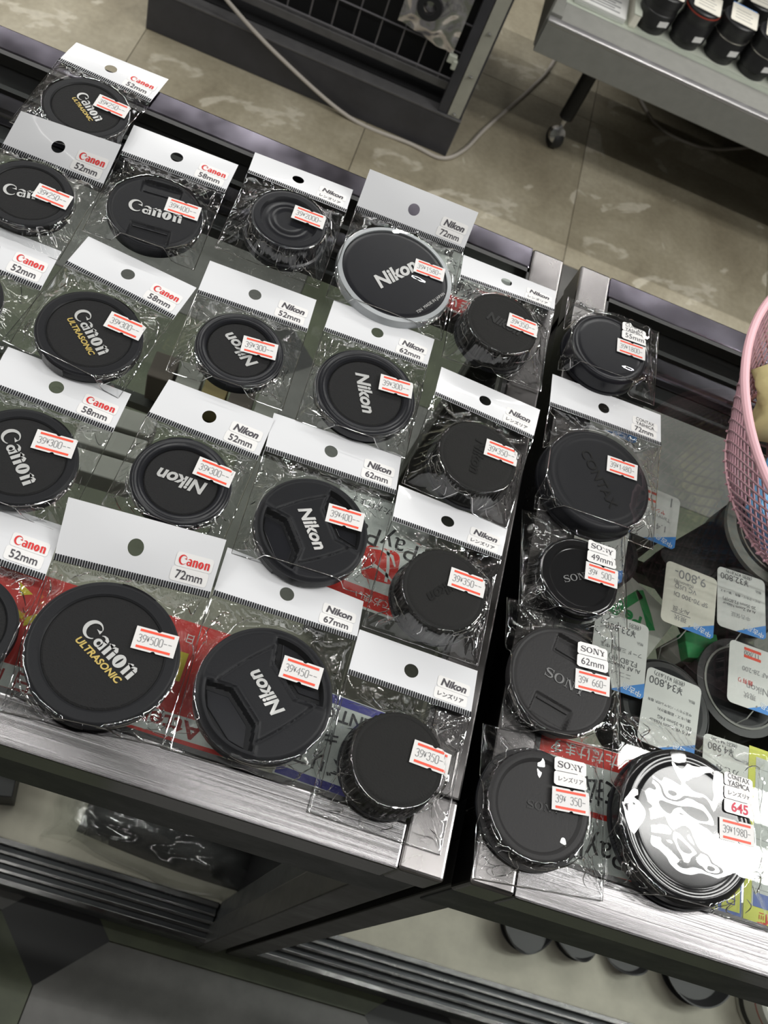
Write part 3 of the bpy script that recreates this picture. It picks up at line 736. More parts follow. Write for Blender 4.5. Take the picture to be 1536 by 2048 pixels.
def wrap_bag(label, x, y, z, w, d, h, rz, seed):
    r = empty('clear_wrap', (x, y, z), math.radians(rz)); tag(r, label, 'plastic bag')
    def f(u, v):
        a = (u - .5) * 2; b = (v - .5) * 2
        e = max(0, 1 - a ** 4) * max(0, 1 - b ** 4)
        n_ = noise.noise(Vector((a * 2.3, b * 2.3, seed))) + .5 * abs(noise.noise(Vector((a * 5, b * 5, seed + 3))))
        return (a * w / 2 + .01 * n_, b * d / 2 + .008 * noise.noise(Vector((b * 2, a * 2, seed + 9))), .003 + h * e ** .5 * (1 + .25 * n_) + .006 * n_ * n_)
    MB().grid(34, 26, f).build('film', 'soft_film', r, smooth=True, angle=80)
    return r
wrap_bag('crumpled clear wrap over the black pouch on the deck', .040, .212, DK, .270, .115, .062, -3, 1.7)
wrap_bag('crumpled clear bag end beside the black pouch on the deck', -.040, .205, DK + .001, .075, .060, .030, 20, 5.2)
cb = carton('black carton with gold lettering at the left end of the cream deck', -.190, .215, DK, .085, .070, .060, 12, 'rubber_black', text='LENS')
def hood(label, x, y, z, r0, r1, h, petals, rz, m_='rubber_black'):
    r = empty('lens_hood', (x, y, z), rz); tag(r, label, 'lens hood')
    n = 56; vs = []; fs = []
    for i in range(n):
        t = 2 * math.pi * i / n
        hh = h * (0.70 + 0.30 * math.cos(2 * t)) if petals else h
        for (rr, zz) in ((r0, 0), (r0 + (r1 - r0) * .25, h * .25), (r1, hh), (r1 - .002, hh), (r0 + (r1 - r0) * .25 - .002, h * .25), (r0 - .003, .001)):
            vs.append((rr * math.cos(t), rr * math.sin(t), zz))
    for i in range(n):
        j = (i + 1) % n
        for q in range(6): fs.append((i * 6 + q, j * 6 + q, j * 6 + (q + 1) % 6, i * 6 + (q + 1) % 6))
    MB().add(vs, fs).build('shell', m_, r, smooth=True)
    MB().lathe([(r1 * .95, h * .42), (r1 * .95, h * .45), (.001, h * .46)], 48).build('inner_cap', 'rubber_black', r, smooth=True)
    MB().lathe([(r0 + .0004, .001), (r0 + .0012, .001), (r0 + .0012, .006), (r0 + .0004, .006)], 48, closed=True).build('mount_ring', 'cap_black', r, smooth=True)
    return r
hood('black tulip lens hood nearest the corner post on the right deck', .545, .236, DK, .030, .040, .038, True, .5)
hood('black tulip lens hood second from the corner post on the right deck', .622, .242, DK, .028, .036, .034, True, 1.2)
hood('wide black round lens hood further right on the cream deck', .800, .250, DK, .040, .056, .036, False, 0.2)
hood('small black lens hood left of the wide one on the deck', .700, .243, DK, .026, .034, .030, True, 2.0)
whr = lens('telephoto_lens', 'pale lens barrel with a black band at the lower right picture corner', .930, .232, DK, [(.050, 0), (.052, .004), (.052, .060), (.048, .064), (.046, .064)], rings=((.0455, .0525, .010, .020, 'rubber_black'), (.0455, .0523, .045, .047, 'ring_red'), (.036, .044, .060, .066, 'rubber_black')), cat='lens')
whr.children[0].data.materials.clear(); whr.children[0].data.materials.append(MATS['carton_white'])

# ------------------------------------------------------------------ lens caps
def cap_shell(R, h, topf, side, nr=30, nt=120, r_in=0.0, knurl=None):
    """polar height field for the face, then the side profile [(r,z)...] down to the base"""
    mb = MB(); vs = []; fs = []
    rings = [r_in + (R - r_in) * (i / nr) for i in range(0 if r_in else 1, nr + 1)]
    if not r_in: vs.append((0, 0, topf(0, 0, 0)))
    base = len(vs)
    for r_ in rings:
        for k in range(nt):
            t = 2 * math.pi * k / nt; x, y = r_ * math.cos(t), r_ * math.sin(t)
            vs.append((x, y, topf(x, y, r_)))
    for (r_, z_) in side:
        for k in range(nt):
            t = 2 * math.pi * k / nt
            rr = r_ + (knurl(k, r_, z_) if knurl else 0)
            vs.append((rr * math.cos(t), rr * math.sin(t), z_))
    if not r_in:
        for k in range(nt): fs.append((0, base + k, base + (k + 1) % nt))
    tot = len(rings) + len(side)
    for i in range(tot - 1):
        for k in range(nt):
            a = base + i * nt + k; b = base + i * nt + (k + 1) % nt
            fs.append((a, a + nt, b + nt, b))
    fs.append(tuple(base + (tot - 1) * nt + k for k in range(nt - 1, -1, -1)))
    return mb.add(vs, fs)
def arc_block(r0, r1, a0, a1, z0, z1, n=8):
    o = [(r1 * math.cos(a0 + (a1 - a0) * i / n), r1 * math.sin(a0 + (a1 - a0) * i / n)) for i in range(n + 1)]
    i_ = [(r0 * math.cos(a1 - (a1 - a0) * i / n), r0 * math.sin(a1 - (a1 - a0) * i / n)) for i in range(n + 1)]
    return MB().prism(o + i_, z0, z1)
def lettering(root, t2, w, x, y, z, m_, h=None, name='lettering', ang=0.0, raise_=.0004):
    return put(t2, w, h, x, y, ang, lambda X, Y: (X, Y, z + raise_)).build(name, m_, root)
NIK = text2d('Nikon', .035, .22)
CAN = serif_logo(); SLAB = slab_logo()
GRP_CAP = 'lens caps laid out in rows on the glass counters'
def make_cap(label, kind, x, y, R, h, ang, word=None, sub=None, ww=None, wx=0.0, wy=0.0, name='lens_cap', z0=.0004, sm='silver_print'):
    r = empty(name, (x, y, z0), math.radians(ang)); tag(r, label, 'lens cap', GRP_CAP)
    e = .0008
    if kind in ('disc', 'ringed'):
        rf = .79 if kind == 'disc' else .74
        depth = .0006 if kind == 'disc' else .0014
        def tf(px, py, rr):
            z = h - .0012 * smoothstep(.94 * R, R, rr)
            z -= (.0008 + (0 if kind == 'disc' else .0008)) * (1 - smoothstep(rf * R, (rf + .03) * R, rr))
            if kind == 'ringed': z += .0006 * math.exp(-((rr - .86 * R) / .0012) ** 2)
            return z
        cap_shell(R, h, tf, [(R + .0002, h - .0022), (R + .0002, h * .42), (R - .0012, h * .40), (R - .0012, 0)], nr=16, r_in=rf * R).build('body', 'cap_satin' if kind == 'ringed' else 'cap_black', r, smooth=True)
        cap_shell(rf * R - .0002, h, lambda px, py, rr: h - depth - .0005 * smoothstep(rf * R * .93, rf * R, rr) + .0003 * math.exp(-((rr - rf * R * .955) / .0005) ** 2), [(rf * R - .0002, h * .35)], nr=26).build('face_disc', 'cap_leather', r, smooth=True)
        zl = h - depth
        for s_ in (1, -1):
            a = math.pi / 2 * s_ + .35
            arc_block(R * .90, R * 1.012, a - .26, a + .26, h * .25, h - .0009).build('release_tab', 'cap_gloss' if kind == 'disc' else 'cap_satin', r, bevel=.0004)
    elif kind in ('pinch', 'sony_pinch'):
        hw = .40 if kind == 'pinch' else .34
        def tf(px, py, rr):
            z = h - .0012 * smoothstep(.95 * R, R, rr) - (.0007 * math.exp(-((rr - .93 * R) / .0007) ** 2))
            q = smoothstep(.42 * R, .46 * R, abs(py)) * (1 - smoothstep(.80 * R, .84 * R, abs(py))) * (1 - smoothstep(hw * R, (hw + .04) * R, abs(px)))
            return z - .0028 * q * (0.45 + 0.55 * smoothstep(.42 * R, .80 * R, abs(py)))
        cap_shell(R, h, tf, [(R + .0002, h - .002), (R + .0002, h * .4), (R - .0012, h * .38), (R - .0012, 0)], nr=52, nt=180).build('body', 'cap_black' if kind == 'pinch' else 'cap_grey', r, smooth=True)
        for s_ in (1, -1):
            MB().box(-hw * R * .92, hw * R * .92, min(s_ * .50 * R, s_ * .54 * R), max(s_ * .50 * R, s_ * .54 * R), h - .003, h - .0006).build('grip_bar', 'cap_satin' if kind == 'pinch' else 'cap_grey', r, bevel=.0004)
            a = math.pi / 2 * s_
            arc_block(R * .94, R * 1.014, a - .34, a + .34, h * .2, h - .0022).build('release_tab', 'cap_black', r, bevel=.0004)
        zl = h
    elif kind == 'snap':
        def inner(px, py):
            return abs(py) - (.36 * R + max(0, abs(px) - .30 * R) * .85)
        def tf(px, py, rr):
            z = h - .0016 * smoothstep(.90 * R, R, rr)
            d = min(inner(px, py), .86 * R - rr)                      # inside the finger recess when > 0
            q = smoothstep(0.0, .0012, d)
            z -= .0050 * q
            g1 = min(inner(px, py) + .0022, .90 * R - rr)              # raised lip round the recess
            z += .0006 * math.exp(-(g1 / .0009) ** 2) if rr < .93 * R else 0
            side = abs(px) - .50 * R - .05 * R * math.cos(py / R * 2.2)  # groove that closes the centre panel
            if inner(px, py) < -.002: z -= .0007 * math.exp(-(side / .0006) ** 2)
            if inner(px, py) < -.002 and side < 0: z += .0003
            return z
        cap_shell(R, h, tf, [(R + .0002, h - .003), (R + .0002, h * .35), (R - .0014, h * .33), (R - .0014, 0)], nr=64, nt=200).build('body', 'cap_black', r, smooth=True)
        for s_ in (1, -1):
            a = math.pi / 2 * s_
            arc_block(R * .90, R * 1.012, a - .5, a + .5, h * .15, h - .0042).build('release_tab', 'cap_satin', r, bevel=.0005)
            poly = [(-.24 * R, s_ * .45 * R), (.24 * R, s_ * .45 * R), (.50 * R, s_ * .66 * R), (.28 * R, s_ * .78 * R), (-.28 * R, s_ * .78 * R), (-.50 * R, s_ * .66 * R)]
            if s_ < 0: poly = poly[::-1]
            MB().prism(poly, h - .0070, h - .0040).build('finger_plate', 'cap_satin', r, bevel=.0004)
        zl = h + .0003
    elif kind == 'metal':
        cap_shell(R, h, lambda px, py, rr: h - .0008 * smoothstep(.96 * R, R, rr), [(R, h - .002), (R, 0)], nr=20).build('body', 'cap_satin', r, smooth=True)
        MB().lathe([(R + .0003, .0005), (R + .0036, .0005), (R + .0040, h * .5), (R + .0034, h - .0002), (R + .0003, h + .0003)], 96, closed=True).build('plastic_ring', 'milky_ring', r, smooth=True, label='milky translucent plastic ring')
        lettering(r, text2d('72N  MADE IN JAPAN'), .030, .006, -.0325, h, 'silver_print', name='small_print', ang=.10)
        zl = h
    elif kind in ('rear', 'rear_gloss', 'rear_flat'):
        nt = 200
        teeth = 4
        def kn(k, r_, z_): return (-.0011 if (k % teeth) >= teeth // 2 else 0.0) if .30 * h < z_ < h - .0008 else 0.0
        def tf(px, py, rr):
            z = h - .0010 * smoothstep(.95 * R, R, rr)
            if kind == 'rear_gloss':
                z -= .0022 * (1 - smoothstep(.70 * R, .76 * R, rr)); z += .0005 * math.exp(-((rr - .40 * R) / .001) ** 2) + .0004 * math.exp(-((rr - .55 * R) / .001) ** 2)
            elif kind == 'rear_flat': z -= .0014 * (1 - smoothstep(.80 * R, .86 * R, rr))
            else: z -= .0005 * math.exp(-((rr - .90 * R) / .0009) ** 2)
            return z
        skirt = 1.07 if kind != 'rear_flat' else 1.10
        side = [(R, h - .0009), (R + .0006, h - .0016), (R + .0008, h * .36), (R + .0004, h * .30), (R * skirt, h * .26), (R * skirt, h * .08), (R * skirt - .001, 0)]
        cap_shell(R, h, tf, side, nr=30, nt=nt, knurl=kn).build('body', {'rear': 'cap_matte', 'rear_gloss': 'cap_satin', 'rear_flat': 'cap_grey'}[kind], r, smooth=True, angle=28)
        MB().lathe([(R * skirt + .0001, h * .10), (R * skirt + .0007, h * .10), (R * skirt + .0007, h * .22), (R * skirt + .0001, h * .22)], 72, closed=True).build('grip_ring', 'cap_black', r, smooth=True)
        zl = h - (.0014 if kind == 'rear_flat' else 0)
    elif kind == 'slip':
        def tf(px, py, rr): return h - .0022 * smoothstep(.90 * R, R, rr) ** 2 - .0005 * math.exp(-((rr - .84 * R) / .0010) ** 2)
        cap_shell(R, h, tf, [(R + .0004, h - .0035), (R + .0004, .0035), (R + .0008, .0020), (R + .0006, 0)], nr=30).build('body', sub or 'cap_black', r, smooth=True, angle=60)
        MB().lathe([(R + .0006, .0006), (R + .0016, .0006), (R + .0016, .0030), (R + .0006, .0030)], 96, closed=True).build('rim', 'cap_black', r, smooth=True)
        sub = None; zl = h
    elif kind == 'dish':
        def tf(px, py, rr): return h - .0010 * smoothstep(.94 * R, R, rr) - .0020 * (1 - smoothstep(.72 * R, .80 * R, rr)) + .0006 * (1 - (rr / R) ** 2)
        cap_shell(R, h, tf, [(R + .0002, h - .002), (R + .0002, h * .5), (R + .0012, h * .46), (R + .0012, 0)], nr=34).build('body', 'cap_gloss', r, smooth=True)
        for s_ in (1, -1):
            a = math.pi / 2 * s_ + .6
            arc_block(R * .93, R * 1.03, a - .25, a + .25, h * .3, h - .0012).build('release_tab', 'cap_satin', r, bevel=.0004)
        zl = h - .0012
    if word:
        t2 = {'C': CAN, 'N': NIK, 'S': SLAB}.get(word) or text2d(word)
        lettering(r, t2, ww, wx, wy, zl, sm)
    if sub == 'ULTRASONIC':
        lettering(r, text2d('ULTRASONIC', .03, .2), ww * .86, wx + ww * .02, wy - ww * .235, zl, 'gold_print', name='gold_lettering')
    return r

CAPS = {  # id: label, kind, x, y (mm), diameter, height, angle, word, sub, width mm, offset along the word, across it, material
1: ('black cap with silver and gold lettering lying across the back chrome rail', 'disc', -196, 513, 58, 10.5, -38, 'C', 'ULTRASONIC', 27, 0, 3, None),
2: ('black cap with silver wordmark at the left edge, second row from the back rail', 'disc', -198, 423, 56, 10.5, 15, 'C', None, 32, 1, 0, None),
3: ('black pinch cap with two rectangular grips and a silver wordmark near the back rail', 'pinch', -123, 448, 62, 11, 8, 'C', None, 35, 0, 0, None),
4: ('glossy black ringed rear cap under the 2000 yen sticker', 'rear_gloss', -40, 476, 52, 22.5, 0, None, None, 0, 0, 0, None),
5: ('thin black disc with milky white ring and slanted silver wordmark', 'metal', 41, 480, 77, 8.5, 55, 'N', None, 38, 0, 0, None),
6: ('matte knurled rear cap farthest back on the left counter', 'rear', 121, 461, 52, 22.5, -9, 'N', None, 26, 1, 0, 'emboss'),
7: ('black cap cut off by the left picture edge, third row from the back', 'disc', -204, 331, 56, 10.5, 0, 'C', None, 30, 0, 0, None),
8: ('black cap with silver and gold lettering at mid left under a 300 yen sticker', 'disc', -124, 339, 63, 10.5, -41, 'C', 'ULTRASONIC', 34, 0, 2, None),
9: ('small black ringed cap with upside-down silver wordmark in the centre of the left counter', 'ringed', -38, 368, 56, 10.5, 146, 'N', None, 28, 0, 0, None),
10: ('black ringed cap with silver wordmark running toward the viewer, mid left counter', 'ringed', 46, 372, 67, 10.5, -66, 'N', None, 31, 0, 0, None),
11: ('matte knurled rear cap, second from the back beside the gap', 'rear', 125, 347, 52, 22.5, -89, 'N', None, 26, 0, 0, 'emboss'),
12: ('black cap with silver wordmark at the left edge under a 300 yen sticker', 'disc', -126, 245, 62, 10.5, -46, 'C', None, 36, 0, 0, None),
13: ('small black ringed cap with upside-down wordmark and glassy streaks of light', 'ringed', -40, 265, 58, 10.5, 181, 'N', None, 29, 0, 0, None),
14: ('black snap cap with two deep finger recesses under the second 400 yen sticker', 'snap', 40, 264, 68, 11.5, -52, 'N', None, 28, 0, 0, None),
15: ('matte pebbled knurled rear cap, third from the back beside the gap', 'rear', 123, 250, 51, 22.5, -129, 'N', None, 24, 0, 0, 'emboss'),
16: ('black cap barely showing at the left picture edge beside the red poster', 'disc', -114, 146, 56, 10.5, 0, 'C', None, 30, 0, 0, None),
17: ('largest black cap with silver and gold lettering at the front of the left counter', 'disc', -43, 155, 78, 11, -28, 'C', 'ULTRASONIC', 37, 1, 4, None),
18: ('large black snap cap with two deep finger recesses at the front edge', 'snap', 43, 161, 74, 12, 140, 'N', None, 27, 0, 0, None),
19: ('plain matte knurled rear cap at the front right corner of the left counter', 'rear', 119, 146, 51, 22.5, 0, None, None, 0, 0, 0, None),
20: ('small deep unmarked black slip-on cap at the back of the right counter', 'slip', 204, 484, 60, 17, 0, None, 'cap_satin', 0, 0, 0, None),
21: ('large plain black slip-on cap with faint embossed letters on the right counter', 'slip', 211, 371, 76, 15, -53, 'CONTAX', 'cap_black', 44, 0, 0, 'emboss'),
22: ('small black concave cap with a glassy face under the right 500 yen sticker', 'dish', 209, 297, 53, 12, 30, 'S', None, 21, -1, 0, 'grey_print'),
23: ('charcoal pinch cap with two rectangular grips and pale wordmark on the right counter', 'sony_pinch', 208, 226, 66, 10.5, -12, 'S', None, 27, 2, 0, 'grey_print'),
24: ('charcoal ribbed rear cap with sunken face at the right front corner', 'rear_flat', 205, 150, 60, 12, 6, 'S', None, 20, 3, 0, 'emboss'),
25: ('big glossy black cap glaring with reflected light at the front of the right counter', 'slip', 295, 166, 86, 14, 0, None, 'cap_gloss', 0, 0, 0, None),
}
for k, (lb, kind, x, y, d, h, ang, word, sub, ww, wx, wy, sm) in CAPS.items():
    make_cap(lb, kind, x / 1000, y / 1000, d / 2000, h / 1000, ang, word, sub, ww / 1000, wx / 1000, wy / 1000,
             name='rear_lens_cap' if kind.startswith('rear') else ('slip_on_lens_cap' if kind in ('slip', 'metal') else 'snap_on_lens_cap'), sm=sm or 'silver_print')

# ------------------------------------------------------------------ clear bags with header cards and stickers
HDR = {
1: [[-230.1, 579.9, 1.4], [-161.3, 581.7, 1.4], [-164.1, 551.1, 2.0], [-233.3, 554.5, 2.0]],
2: [[-225.1, 475.8, 21.7], [-159.7, 481.7, 21.7], [-163.3, 458.0, 2.0], [-231.8, 458.5, 2.0]],
3: [[-165.6, 523.3, 2.7], [-89.3, 526.2, 2.7], [-89.6, 496.5, 2.0], [-164.0, 492.9, 2.0]],
4: [[-82.8, 546.0, 1.4], [-7.3, 549.2, 1.4], [-6.2, 519.3, 6.5], [-80.7, 518.7, 6.5]],
5: [[-0.9, 553.4, 21.7], [84.6, 555.6, 21.7], [84.4, 532.4, 2.0], [-0.8, 530.4, 2.0]],
6: [[85.7, 530.7, 1.4], [161.5, 532.4, 1.4], [160.8, 504.8, 8.0], [86.4, 501.0, 8.0]],
7: [[-235.0, 396.0, 1.6], [-165.0, 396.0, 1.6], [-164.0, 361.0, 2.0], [-234.0, 361.0, 2.0]],
8: [[-155.3, 415.7, 1.4], [-79.7, 408.7, 1.4], [-84.5, 377.2, 2.0], [-159.4, 387.2, 2.0]],
9: [[-79.2, 434.3, 1.7], [-4.1, 436.7, 1.7], [-2.7, 406.9, 2.0], [-78.0, 403.8, 2.0]],
10: [[7.0, 442.9, 1.4], [81.6, 443.4, 1.4], [81.5, 416.0, 2.0], [7.3, 413.5, 2.0]],
11: [[91.4, 422.6, 1.4], [166.6, 419.2, 1.4], [164.2, 389.4, 5.5], [90.9, 394.3, 5.5]],
12: [[-164.0, 315.0, 1.4], [-88.0, 314.0, 1.4], [-88.0, 284.0, 2.0], [-163.5, 285.0, 2.0]],
13: [[-71.2, 332.7, 2.7], [-2.7, 332.8, 2.7], [-3.7, 300.4, 2.2], [-74.3, 302.8, 2.2]],
14: [[-4.3, 338.0, 1.3], [81.2, 341.7, 1.3], [83.8, 311.6, 3.0], [-1.7, 308.4, 3.0]],
15: [[84.6, 320.3, 1.3], [160.1, 318.2, 1.3], [158.1, 291.1, 7.0], [85.3, 290.7, 7.0]],
16: [[-160.0, 217.0, 1.6], [-90.0, 218.0, 1.6], [-87.0, 184.5, 2.0], [-157.0, 184.0, 2.0]],
17: [[-92.1, 229.4, 14.7], [-4.2, 237.0, 14.7], [-2.1, 206.0, 2.0], [-87.3, 197.6, 2.0]],
18: [[-2.2, 239.3, 1.4], [82.6, 235.8, 1.4], [84.6, 210.5, 2.0], [-0.9, 208.2, 2.0]],
19: [[84.7, 218.2, 1.4], [159.0, 218.0, 1.4], [159.0, 188.2, 5.0], [84.1, 188.8, 5.0]],
21: [[170.7, 454.3, 1.4], [257.4, 456.4, 1.4], [259.3, 427.6, 3.0], [172.2, 424.7, 3.0]],
}
# id: film length, brand, size, price, sticker x, y, angle, label
BAGS = {
1: (72, 'C', '52mm', '39Y250--', -181.5, 522.4, -1, 'clear bag with a white 52mm header lying over the back chrome rail'),
2: (70, 'C', '52mm', '39Y250--', -183.6, 426.8, -1, 'clear bag at the left edge, its 52mm header propped on the rear bag'),
3: (75, 'C', '58mm', '39Y400--', -107.7, 458.2, 5, 'clear bag with red-lettered 58mm header around the pinch cap at the back'),
4: (72, 'N', 'レンズリア', '39Y2000-', -28.3, 483.6, 2, 'clear bag with the 2000 yen sticker against the back rail'),
5: (88, 'N', '72mm', '39Y1580-', 63.3, 494.5, 3, 'clear bag with 72mm header and 1580 yen sticker over the back rail'),
6: (70, 'N', 'レンズリア', '39Y350--', 135.3, 465.6, 0, 'clear rear-cap bag with a 350 yen sticker, farthest back at the right corner'),
7: (70, 'C', '52mm', '39Y250--', -220, 335, 0, 'clear bag with 52mm header cut off by the left edge, third from the back'),
8: (70, 'C', '58mm', '39Y300--', -107.0, 352.0, -3, 'clear bag with tilted 58mm header around the gold-lettered cap at mid left'),
9: (65, 'N', '52mm', '39Y300--', -27.0, 373.5, 7, 'clear bag with 52mm header, behind the other small upside-down wordmark cap'),
10: (75, 'N', '62mm', '39Y300--', 63.7, 384.5, 6, 'clear bag with 62mm header and 300 yen sticker in the middle'),
11: (72, 'N', 'レンズリア', '39Y350--', 139.2, 356.1, 0, 'clear rear-cap bag with 350 yen sticker, second from the back by the gap'),
12: (70, 'C', '58mm', '39Y300--', -112.2, 258.8, 5, 'clear bag with red-lettered 58mm header at the left edge of the picture'),
13: (65, 'N', '52mm', '39Y300--', -24.4, 277.1, -2, 'clear bag with 52mm header above the red-lettered 72mm header'),
14: (72, 'N', '62mm', '39Y400--', 56.6, 278.2, 4, 'clear bag with 62mm header and 400 yen sticker around the snap cap'),
15: (70, 'N', 'レンズリア', '39Y350--', 135.2, 258.9, 0, 'clear rear-cap bag with 350 yen sticker, third from the back beside the payment sign'),
16: (70, 'C', '52mm', '39Y300--', -150, 150, 0, 'clear bag with 52mm header cut off at the left edge over the red poster'),
17: (85, 'C', '72mm', '39Y500--', -20.3, 168.3, 4, 'clear bag with red-lettered 72mm header around the largest left-hand cap'),
18: (88, 'N', '67mm', '39Y450--', 58.1, 178.0, 0, 'clear bag with 67mm header and 450 yen sticker at the front rail'),
19: (77, 'N', 'レンズリア', '39Y350--', 136.3, 152.6, -2, 'clear rear-cap bag hanging over the front corner of the left counter'),
21: (85, 'CY', '72mm', '39Y1480-', 226.0, 385.9, 3, 'clear bag with 72mm header, the only headed bag on the right counter'),
}
# bags without a header: top-mid x,y, width, length, angle, brand rows, label sticker x,y,angle, price, sticker x,y,angle
BARE = {
20: (210, 533, 77, 72, 2, ['CY', '55mm'], 221.2, 504.6, 4, '39Y1800-', 220.2, 489.1, 4, 'clear headless bag with 55mm and 1800 yen stickers at the back right'),
22: (204, 341, 74, 68, 8, ['S', '49mm'], 221.3, 317.3, 3, '39Y 500-', 222.8, 302.6, 3, 'clear headless bag with 49mm and 500 yen stickers on the right counter'),
23: (206, 276, 76, 82, 8, ['S', '62mm'], 224.8, 246.6, 5, '39Y 660-', 226.8, 230.8, 5, 'clear headless bag with 62mm and 660 yen stickers on the right counter'),
24: (206, 193, 76, 84, 7, ['S', 'レンズリア'], 220.2, 172.7, 7, '39Y 350-', 222.3, 157.6, 7, 'clear headless bag with 350 yen sticker at the right counter front corner'),
25: (301, 227, 106, 102, 3, ['CY', 'レンズリア', '645'], 325.5, 192.3, 3, '39Y1980-', 324.9, 170.7, 4, 'large clear headless bag with the 645 and 1980 yen stickers'),
}
GRP_BAG = 'clear bags holding the lens caps'
def brand_mesh(brand):
    return {'C': CAN, 'N': NIK, 'S': SLAB}[brand]
def brand_print(brand, parent, cx, cy, w, ang, mapf):
    if brand == 'CY':
        put(text2d('CONTAX'), w * .95, w * .19, cx - math.sin(ang) * w * .125, cy + math.cos(ang) * w * .125, ang, mapf).build('lettering', 'ink_dark', parent)
        put(text2d('YASHICA', .008), w * .95, w * .19, cx + math.sin(ang) * w * .125, cy - math.cos(ang) * w * .125, ang, mapf).build('lettering', 'ink_dark', parent)
    else:
        put(brand_mesh(brand), w if brand != 'N' else w * .9, None, cx, cy, ang, mapf).build('lettering', 'ink_red' if brand == 'C' else 'ink_dark', parent)

def film_fn(w, L, z_head, c, R, hc, seed, flat, edge=.0013):
    """height of the film over bag-local (u, v); v runs from 0 at the header line to -L"""
    cx, cy = c
    def f(u, v):
        dx, dy = u - cx, v - cy
        r = math.hypot(dx, dy)
        th = math.atan2(dy, dx)
        # distance to the bag outline along this ray
        ex = ((w / 2 - cx) if dx > 0 else (w / 2 + cx)) / max(abs(math.cos(th)), 1e-5)
        ey = ((0 - cy) if dy > 0 else (L + cy)) / max(abs(math.sin(th)), 1e-5)
        head = ey < ex and dy > 0
        rho = max(min(ex, ey), R + .0030)
        vv = Vector((u * 1000, v * 1000, seed * 31.7))
        if r <= R:
            n1 = noise.noise(vv * .040); n2 = noise.noise(vv * .09 + Vector((9, 4, 2)))
            k = flat(u, v)
            return hc + .0006 + (.0008 * max(0, n1 + .2) + .00025 * max(0, n2)) * k * (1 - (r / R) ** 6)
        t = min(1.0, (r - R) / (rho - R))
        ze = edge
        if dy > 0:                                     # header line is held higher than the side seams
            ze += (z_head - edge) * smoothstep(.35, .85, dy / max(r, 1e-6)) * smoothstep(-.012, .0, v)
        z = ze + (hc + .0006 - ze) * (1 - t) ** (1.5 + 30 * hc)
        k = flat(u, v)
        # folds running from the cap to the seams
        fold = 1 - abs(noise.noise(Vector((math.cos(th) * 3.4 + seed, math.sin(th) * 3.4, seed * 2.3)))) * 2.6
        fold2 = 1 - abs(noise.noise(Vector((math.cos(th) * 7.5, math.sin(th) * 7.5 + seed, seed)))) * 2.8
        env = math.sin(math.pi * min(1, t * 1.08)) if t < .926 else 0
        z += k * env * (.0032 * max(0, fold) ** 2 + .0020 * max(0, fold2) ** 2)
        # the four gusset folds to the corners
        for (qx, qy) in ((w / 2, -L), (-w / 2, -L), (w / 2, 0), (-w / 2, 0)):
            a = math.atan2(qy - cy, qx - cx); d = abs((th - a + math.pi) % (2 * math.pi) - math.pi)
            z += k * .0030 * math.exp(-(d / .09) ** 2) * env
        nz = noise.noise(vv * .10); ng = noise.noise(vv * .30 + Vector((3, 8, 1)))
        z += k * (.0014 * nz + .0010 * abs(ng) + .0005 * abs(noise.noise(vv * .62))) * math.sin(math.pi * t) ** .6 if t < 1 else 0
        z += max(0.0, hc * .93 - z) * (1 - k) * .9      # stiff stickers hold the film up beyond the cap's rim
        z = max(z, edge * .7)
        return z
    return f

def film_part(root, w, L, f, nu=84, nv=84):
    MB().grid(nu, nv, lambda a, b: ((a - .5) * w, -b * L, f((a - .5) * w, -b * L))).build('film', 'film', root, smooth=True, angle=180)
    # welded side and bottom seams
    s = MB()
    for sx in (-1, 1):
        P = [(sx * w / 2, -L * i / 24, f(sx * w / 2 * .995, -L * i / 24) + .0001) for i in range(25)]
        s.tube(P, .00028, 5)
    P = [(w * (i / 24 - .5), -L, f(w * (i / 24 - .5) * .995, -L * .995) + .0001) for i in range(25)]
    s.tube(P, .00028, 5)
    s.build('seam', 'glint_film', root, smooth=True)
def crease_part(root, w, L, f, c, R, seed, keep):
    """sharp pinched folds as tubes proud of the film, added to catch highlight streaks, from the cap to the seams and round its front rim"""
    rng = random.Random(seed * 13 + 5); s = MB()
    cx, cy = c
    def pt(th, t):
        dx, dy = math.cos(th), math.sin(th)
        ex = ((w / 2 - cx) if dx > 0 else (w / 2 + cx)) / max(abs(dx), 1e-5); ey = ((0 - cy) if dy > 0 else (L + cy)) / max(abs(dy), 1e-5)
        rho = max(min(ex, ey), R + .003); r_ = R + (rho - R) * t
        return cx + dx * r_, cy + dy * r_
    def run(P, rad):
        Q = [(u, v, f(u, v) + rad * .6) for u, v in P if abs(u) < w / 2 and -L < v < 0 and not keep(u, v)]
        if len(Q) > 2: s.tube(Q, [rad * (.25 + .75 * math.sin(math.pi * (i + .5) / len(Q))) for i in range(len(Q))], 5)
    corners = [math.atan2(y - cy, x - cx) for x, y in ((w / 2, -L), (-w / 2, -L), (w / 2, 0), (-w / 2, 0))]
    for k in range(26):
        a = rng.choice(corners) + rng.gauss(0, .22) if k < 19 else rng.uniform(0, 2 * math.pi)
        t0 = rng.uniform(.0, .5); t1 = min(.97, t0 + rng.uniform(.25, .6)); dr = rng.uniform(-.28, .28); bend = rng.uniform(-.12, .12)
        run([pt(a + dr * q / 8 + bend * math.sin(math.pi * q / 8), t0 + (t1 - t0) * q / 8) for q in range(9)], rng.uniform(.00016, .00042))
    for k in range(7):
        a = -math.pi / 2 + rng.uniform(-1.5, 1.3); sp = rng.uniform(.25, .8); t = rng.uniform(.02, .25); wob = rng.uniform(-.1, .1)
        run([pt(a + sp * q / 10, max(.01, t + wob * math.sin(math.pi * q / 10))) for q in range(11)], rng.uniform(.00022, .00048))
    s.build('crease_glint', 'glint_film', root, smooth=True)

